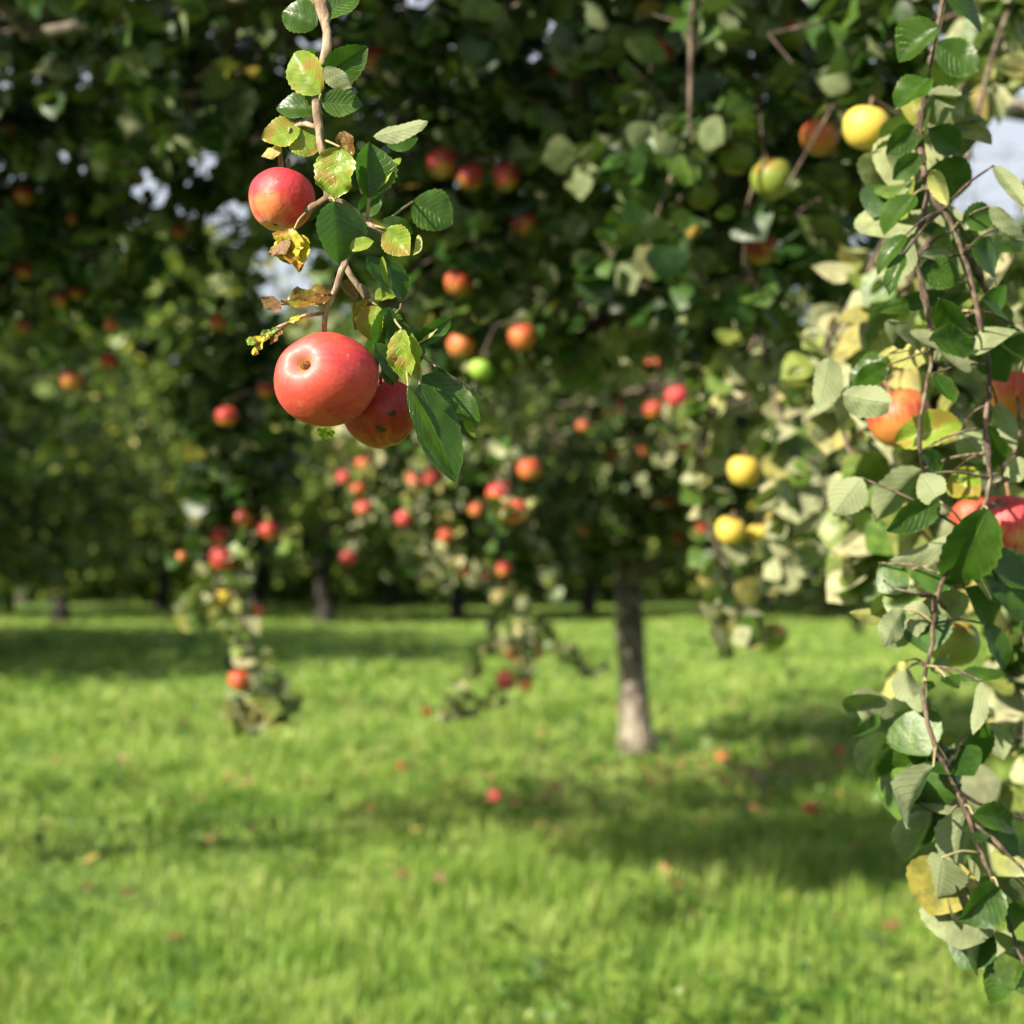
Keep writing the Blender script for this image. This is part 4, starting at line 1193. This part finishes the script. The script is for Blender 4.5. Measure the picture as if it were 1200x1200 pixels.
# --- the leafy branch at the right edge
rb = empty("apple_branch", P(1130, -40, 1.6))
tag(rb, "long leafy branch hanging down the right edge with grey green leaves and apples", "branch")
main = [P(1120, -160, 1.8), P(1105, 0, 1.6), P(1085, 110, 1.45), P(1078, 165, 1.40), P(1090, 225, 1.38), P(1118, 270, 1.38), P(1138, 330, 1.38), P(1152, 400, 1.36), P(1160, 450, 1.36),
        P(1155, 500, 1.35), P(1160, 560, 1.34), P(1150, 600, 1.34), P(1120, 650, 1.33), P(1098, 700, 1.32), P(1092, 760, 1.32), P(1082, 800, 1.32), P(1088, 850, 1.31), P(1108, 900, 1.31),
        P(1130, 945, 1.31), P(1150, 1000, 1.30), P(1175, 1060, 1.30), P(1200, 1130, 1.3)]
wood(rb, "stem", main, .0040, .0014, 20, mat=M_STEM)
wood(rb, "twig", [P(1088, 225, 1.38), P(1080, 260, 1.37), P(1072, 290, 1.36), P(1082, 340, 1.36), P(1092, 410, 1.36), P(1084, 460, 1.36), P(1078, 500, 1.36), P(1078, 530, 1.36), P(1085, 560, 1.37)], .0026, .0015, 21, mat=M_STEM)
wood(rb, "twig", [P(1118, 268, 1.38), P(1150, 330, 1.42), P(1185, 380, 1.45), P(1215, 410, 1.5)], .0035, .0018, 22, mat=M_STEM)
wood(rb, "twig", [P(1160, 570, 1.34), P(1180, 560, 1.38), P(1192, 520, 1.45), P(1194, 490, 1.5), P(1192, 445, 1.54)], .0025, .0014, 23, mat=M_STEM)
wood(rb, "twig", [P(1152, 600, 1.34), P(1168, 590, 1.42), P(1182, 590, 1.50)], .0025, .0014, 24, mat=M_STEM)
wood(rb, "twig", [P(1098, 700, 1.32), P(1108, 715, 1.38), P(1116, 730, 1.45)], .0022, .0014, 25, mat=M_STEM)
wood(rb, "twig", [P(1118, 925, 1.31), P(1165, 950, 1.33), P(1220, 965, 1.35)], .0018, .0012, 26, mat=M_STEM)
wood(rb, "twig", [P(1140, 965, 1.31), P(1170, 990, 1.3), P(1215, 1035, 1.3)], .0018, .0012, 27, mat=M_STEM)
wood(rb, "twig", [P(1098, 700, 1.32), P(1075, 695, 1.3), P(1050, 690, 1.3), P(1035, 680, 1.3)], .002, .001, 28, mat=M_STEM)
RL = [
    (1078, 165, 1066, 208, 14, 'Lu'), (1068, 212, 1040, 245, 8, 'Lu'), (1071, 228, 1040, 282, 30, 'Lt'), (1062, 275, 1024, 308, 20, 'Lt'), (1068, 283, 1046, 334, 22, 'Lu'),
    (1060, 298, 1038, 342, 18, 'Lt'), (1085, 234, 1136, 272, 22, 'Lu'), (1078, 298, 1118, 290, 18, 'Lu'), (1078, 315, 1124, 328, 36, 'Lt'), (1108, 342, 1032, 366, 18, 'St'),
    (1112, 372, 1165, 405, 36, 'Lt'), (1164, 194, 1206, 244, 16, 'Lu'), (1158, 242, 1208, 280, 18, 'Lu'), (1168, 268, 1204, 292, 28, 'Lu'), (1128, 262, 1168, 246, 28, 'St'),
    (1138, 288, 1202, 322, 44, 'St'), (1136, 278, 1156, 302, 20, 'Lt'), (1092, 411, 1032, 422, 26, 'Lu'), (1040, 416, 992, 446, 26, 'Lt'), (1040, 428, 998, 456, 24, 'St'),
    (972, 420, 962, 480, 34, 'Lu'), (986, 462, 1046, 480, 30, 'Lu'), (1090, 395, 1138, 412, 32, 'Lt'), (1158, 398, 1178, 448, 34, 'Lt'), (1095, 438, 1112, 478, 26, 'St'),
    (1128, 498, 1048, 506, 32, 'St'), (1124, 508, 1156, 542, 30, 'Lu'), (1156, 498, 1168, 562, 34, 'St'), (1168, 472, 1192, 524, 20, 'Lu'), (1078, 528, 1124, 566, 26, 'St'),
    (1118, 552, 1148, 588, 32, 'Ly'), (1080, 550, 1018, 600, 38, 'Su'), (1078, 556, 1104, 590, 30, 'Lu'), (1102, 588, 1036, 622, 30, 'St'), (1010, 560, 974, 602, 38, 'Lu'),
    (1157, 596, 1112, 694, 54, 'St'), (1134, 624, 1038, 674, 20, 'Lu'), (1062, 711, 984, 738, 20, 'Lu'), (1060, 714, 1030, 754, 28, 'Su'), (1082, 704, 1050, 758, 28, 'Lu'),
    (1156, 732, 1186, 784, 30, 'St'), (1120, 794, 1180, 786, 18, 'St'), (1092, 786, 1114, 768, 20, 'Lu'), (1062, 774, 1004, 852, 24, 'Lu'), (1062, 784, 1062, 828, 28, 'Su'),
    (1085, 798, 1088, 838, 26, 'St'), (1108, 793, 1124, 812, 18, 'Lu'), (1150, 798, 1148, 864, 16, 'Lu'), (1154, 848, 1176, 888, 36, 'Lu'), (1092, 866, 1056, 836, 16, 'St'),
    (1100, 862, 1116, 874, 16, 'Lu'), (1088, 878, 1026, 926, 46, 'St'), (1094, 898, 1042, 958, 42, 'Su'), (1112, 954, 1060, 982, 32, 'St'), (1132, 938, 1088, 956, 28, 'Lu'),
    (1134, 948, 1112, 1022, 36, 'Su'), (1150, 842, 1140, 908, 28, 'St'), (1140, 954, 1204, 966, 28, 'St'), (1150, 972, 1196, 1004, 30, 'St'), (1104, 1005, 1094, 1056, 38, 'Lu'),
    (1148, 660, 1190, 712, 44, 'St'), (1160, 648, 1206, 690, 40, 'St'), (1130, 690, 1166, 742, 38, 'St'), (1030, 660, 1058, 692, 24, 'Ly'), (1075, 690, 1040, 700, 20, 'Lu'),
    (1180, 700, 1204, 728, 26, 'Lu'), (1185, 380, 1206, 440, 30, 'Lt'), (1150, 350, 1196, 362, 30, 'Lt'), (1100, 350, 1128, 395, 26, 'Lt'), (1176, 560, 1206, 540, 26, 'Lu'),
    (1170, 1040, 1130, 1080, 36, 'St'), (1180, 1060, 1215, 1090, 36, 'Lt'), (1185, 1090, 1150, 1140, 40, 'Lu'), (1200, 1120, 1210, 1175, 38, 'St'), (1196, 1120, 1150, 1165, 34, 'Lt'),
    (1100, 30, 1050, 70, 40, 'Lt'), (1098, 50, 1140, 90, 40, 'St'), (1090, 90, 1050, 130, 36, 'Lt'), (1086, 110, 1125, 140, 36, 'Lu'), (1108, -10, 1160, 30, 42, 'St'),
    (1088, 150, 1120, 175, 26, 'Lt'), (1072, 150, 1040, 180, 28, 'St'), (1092, 200, 1108, 232, 16, 'Lu'), (1078, 180, 1045, 208, 22, 'St'),
]
for i, (bx, by, ex, ey, wp, mode) in enumerate(RL):
    rr = random.Random(500 + i)
    d = 1.34 + rr.uniform(-.06, .10)
    # petiole reaches the closest point of the branch
    mp = min(smooth_path(main, .03).tolist(), key=lambda p: (Vector(p) - P(bx, by, d)).length)
    q = Vector(mp); near = (q - P(bx, by, d)).length < .14
    col = 'y' if mode[1] == 'y' else ('g' if rr.random() < .96 else 'y')
    mode = mode.replace('y', 't')
    o = near_leaf(rb, bx, by, ex, ey, wp * 1.15, d, mode, col, dt=rr.uniform(-.02, .03), fold=rr.uniform(.15, .7), curl=rr.uniform(.2, 1.1), wave=rr.uniform(.01, .045), twist=rr.uniform(-.6, .6),
                  pet=(600 + (q.x) / q.y * FPX, 0) if False else None)
    if near:
        a = P(bx, by, d)
        loc = np.array([tuple(q - Vector(rb.location)), tuple((q + a) * .5 + Vector((0, 0, .004)) - Vector(rb.location)), tuple(a - Vector(rb.location))])
        V, F = tube(smooth_path(loc, .008), np.linspace(.0016, .0010, len(smooth_path(loc, .008))), 5)
        link("petiole", mesh_faces("petiole", V, F), M_PETIOLE if np.linalg.norm(loc[0] - loc[2]) < .05 else M_STEM, rb)

rs = np.random.RandomState(42)
mp = smooth_path(main[2:], .016)
mp2 = smooth_path([P(1088, 225, 1.38), P(1072, 290, 1.36), P(1092, 410, 1.36), P(1078, 500, 1.36), P(1085, 560, 1.37)], .022)
C = np.concatenate([mp, mp2]) ; C = C[rs.rand(len(C)) < .75] + np.array([[0, .02, 0]])
T = np.tile(np.array([[.1, .1, -1.]]), (len(C), 1)) + rs.randn(len(C), 3) * .3
FRUIT[:] = [(1182, 617, 36, 1.5), (1142, 606, 24, 1.5), (1192, 462, 28, 1.5), (1053, 490, 34, 1.6), (1118, 755, 24, 1.5)]
sp_ = np.repeat(rs.randn(len(C) // 4 + 1, 3) * [.017, .03, .012], 4, 0)[:len(C)]      # clumps on short side spurs
C = C + sp_
kp = thinned(C, rs); C, T = C[kp], T[kp]
V, lo, sta = rosette_leaves(C - np.array(tuple(rb.location)), T, 3, .047, rs, .02, .2, tilt=.8, fine=2)
tag(link("foliage", mesh_from("foliage", V, lo, sta, True), M_LEAF_SUN, rb), kind="stuff")
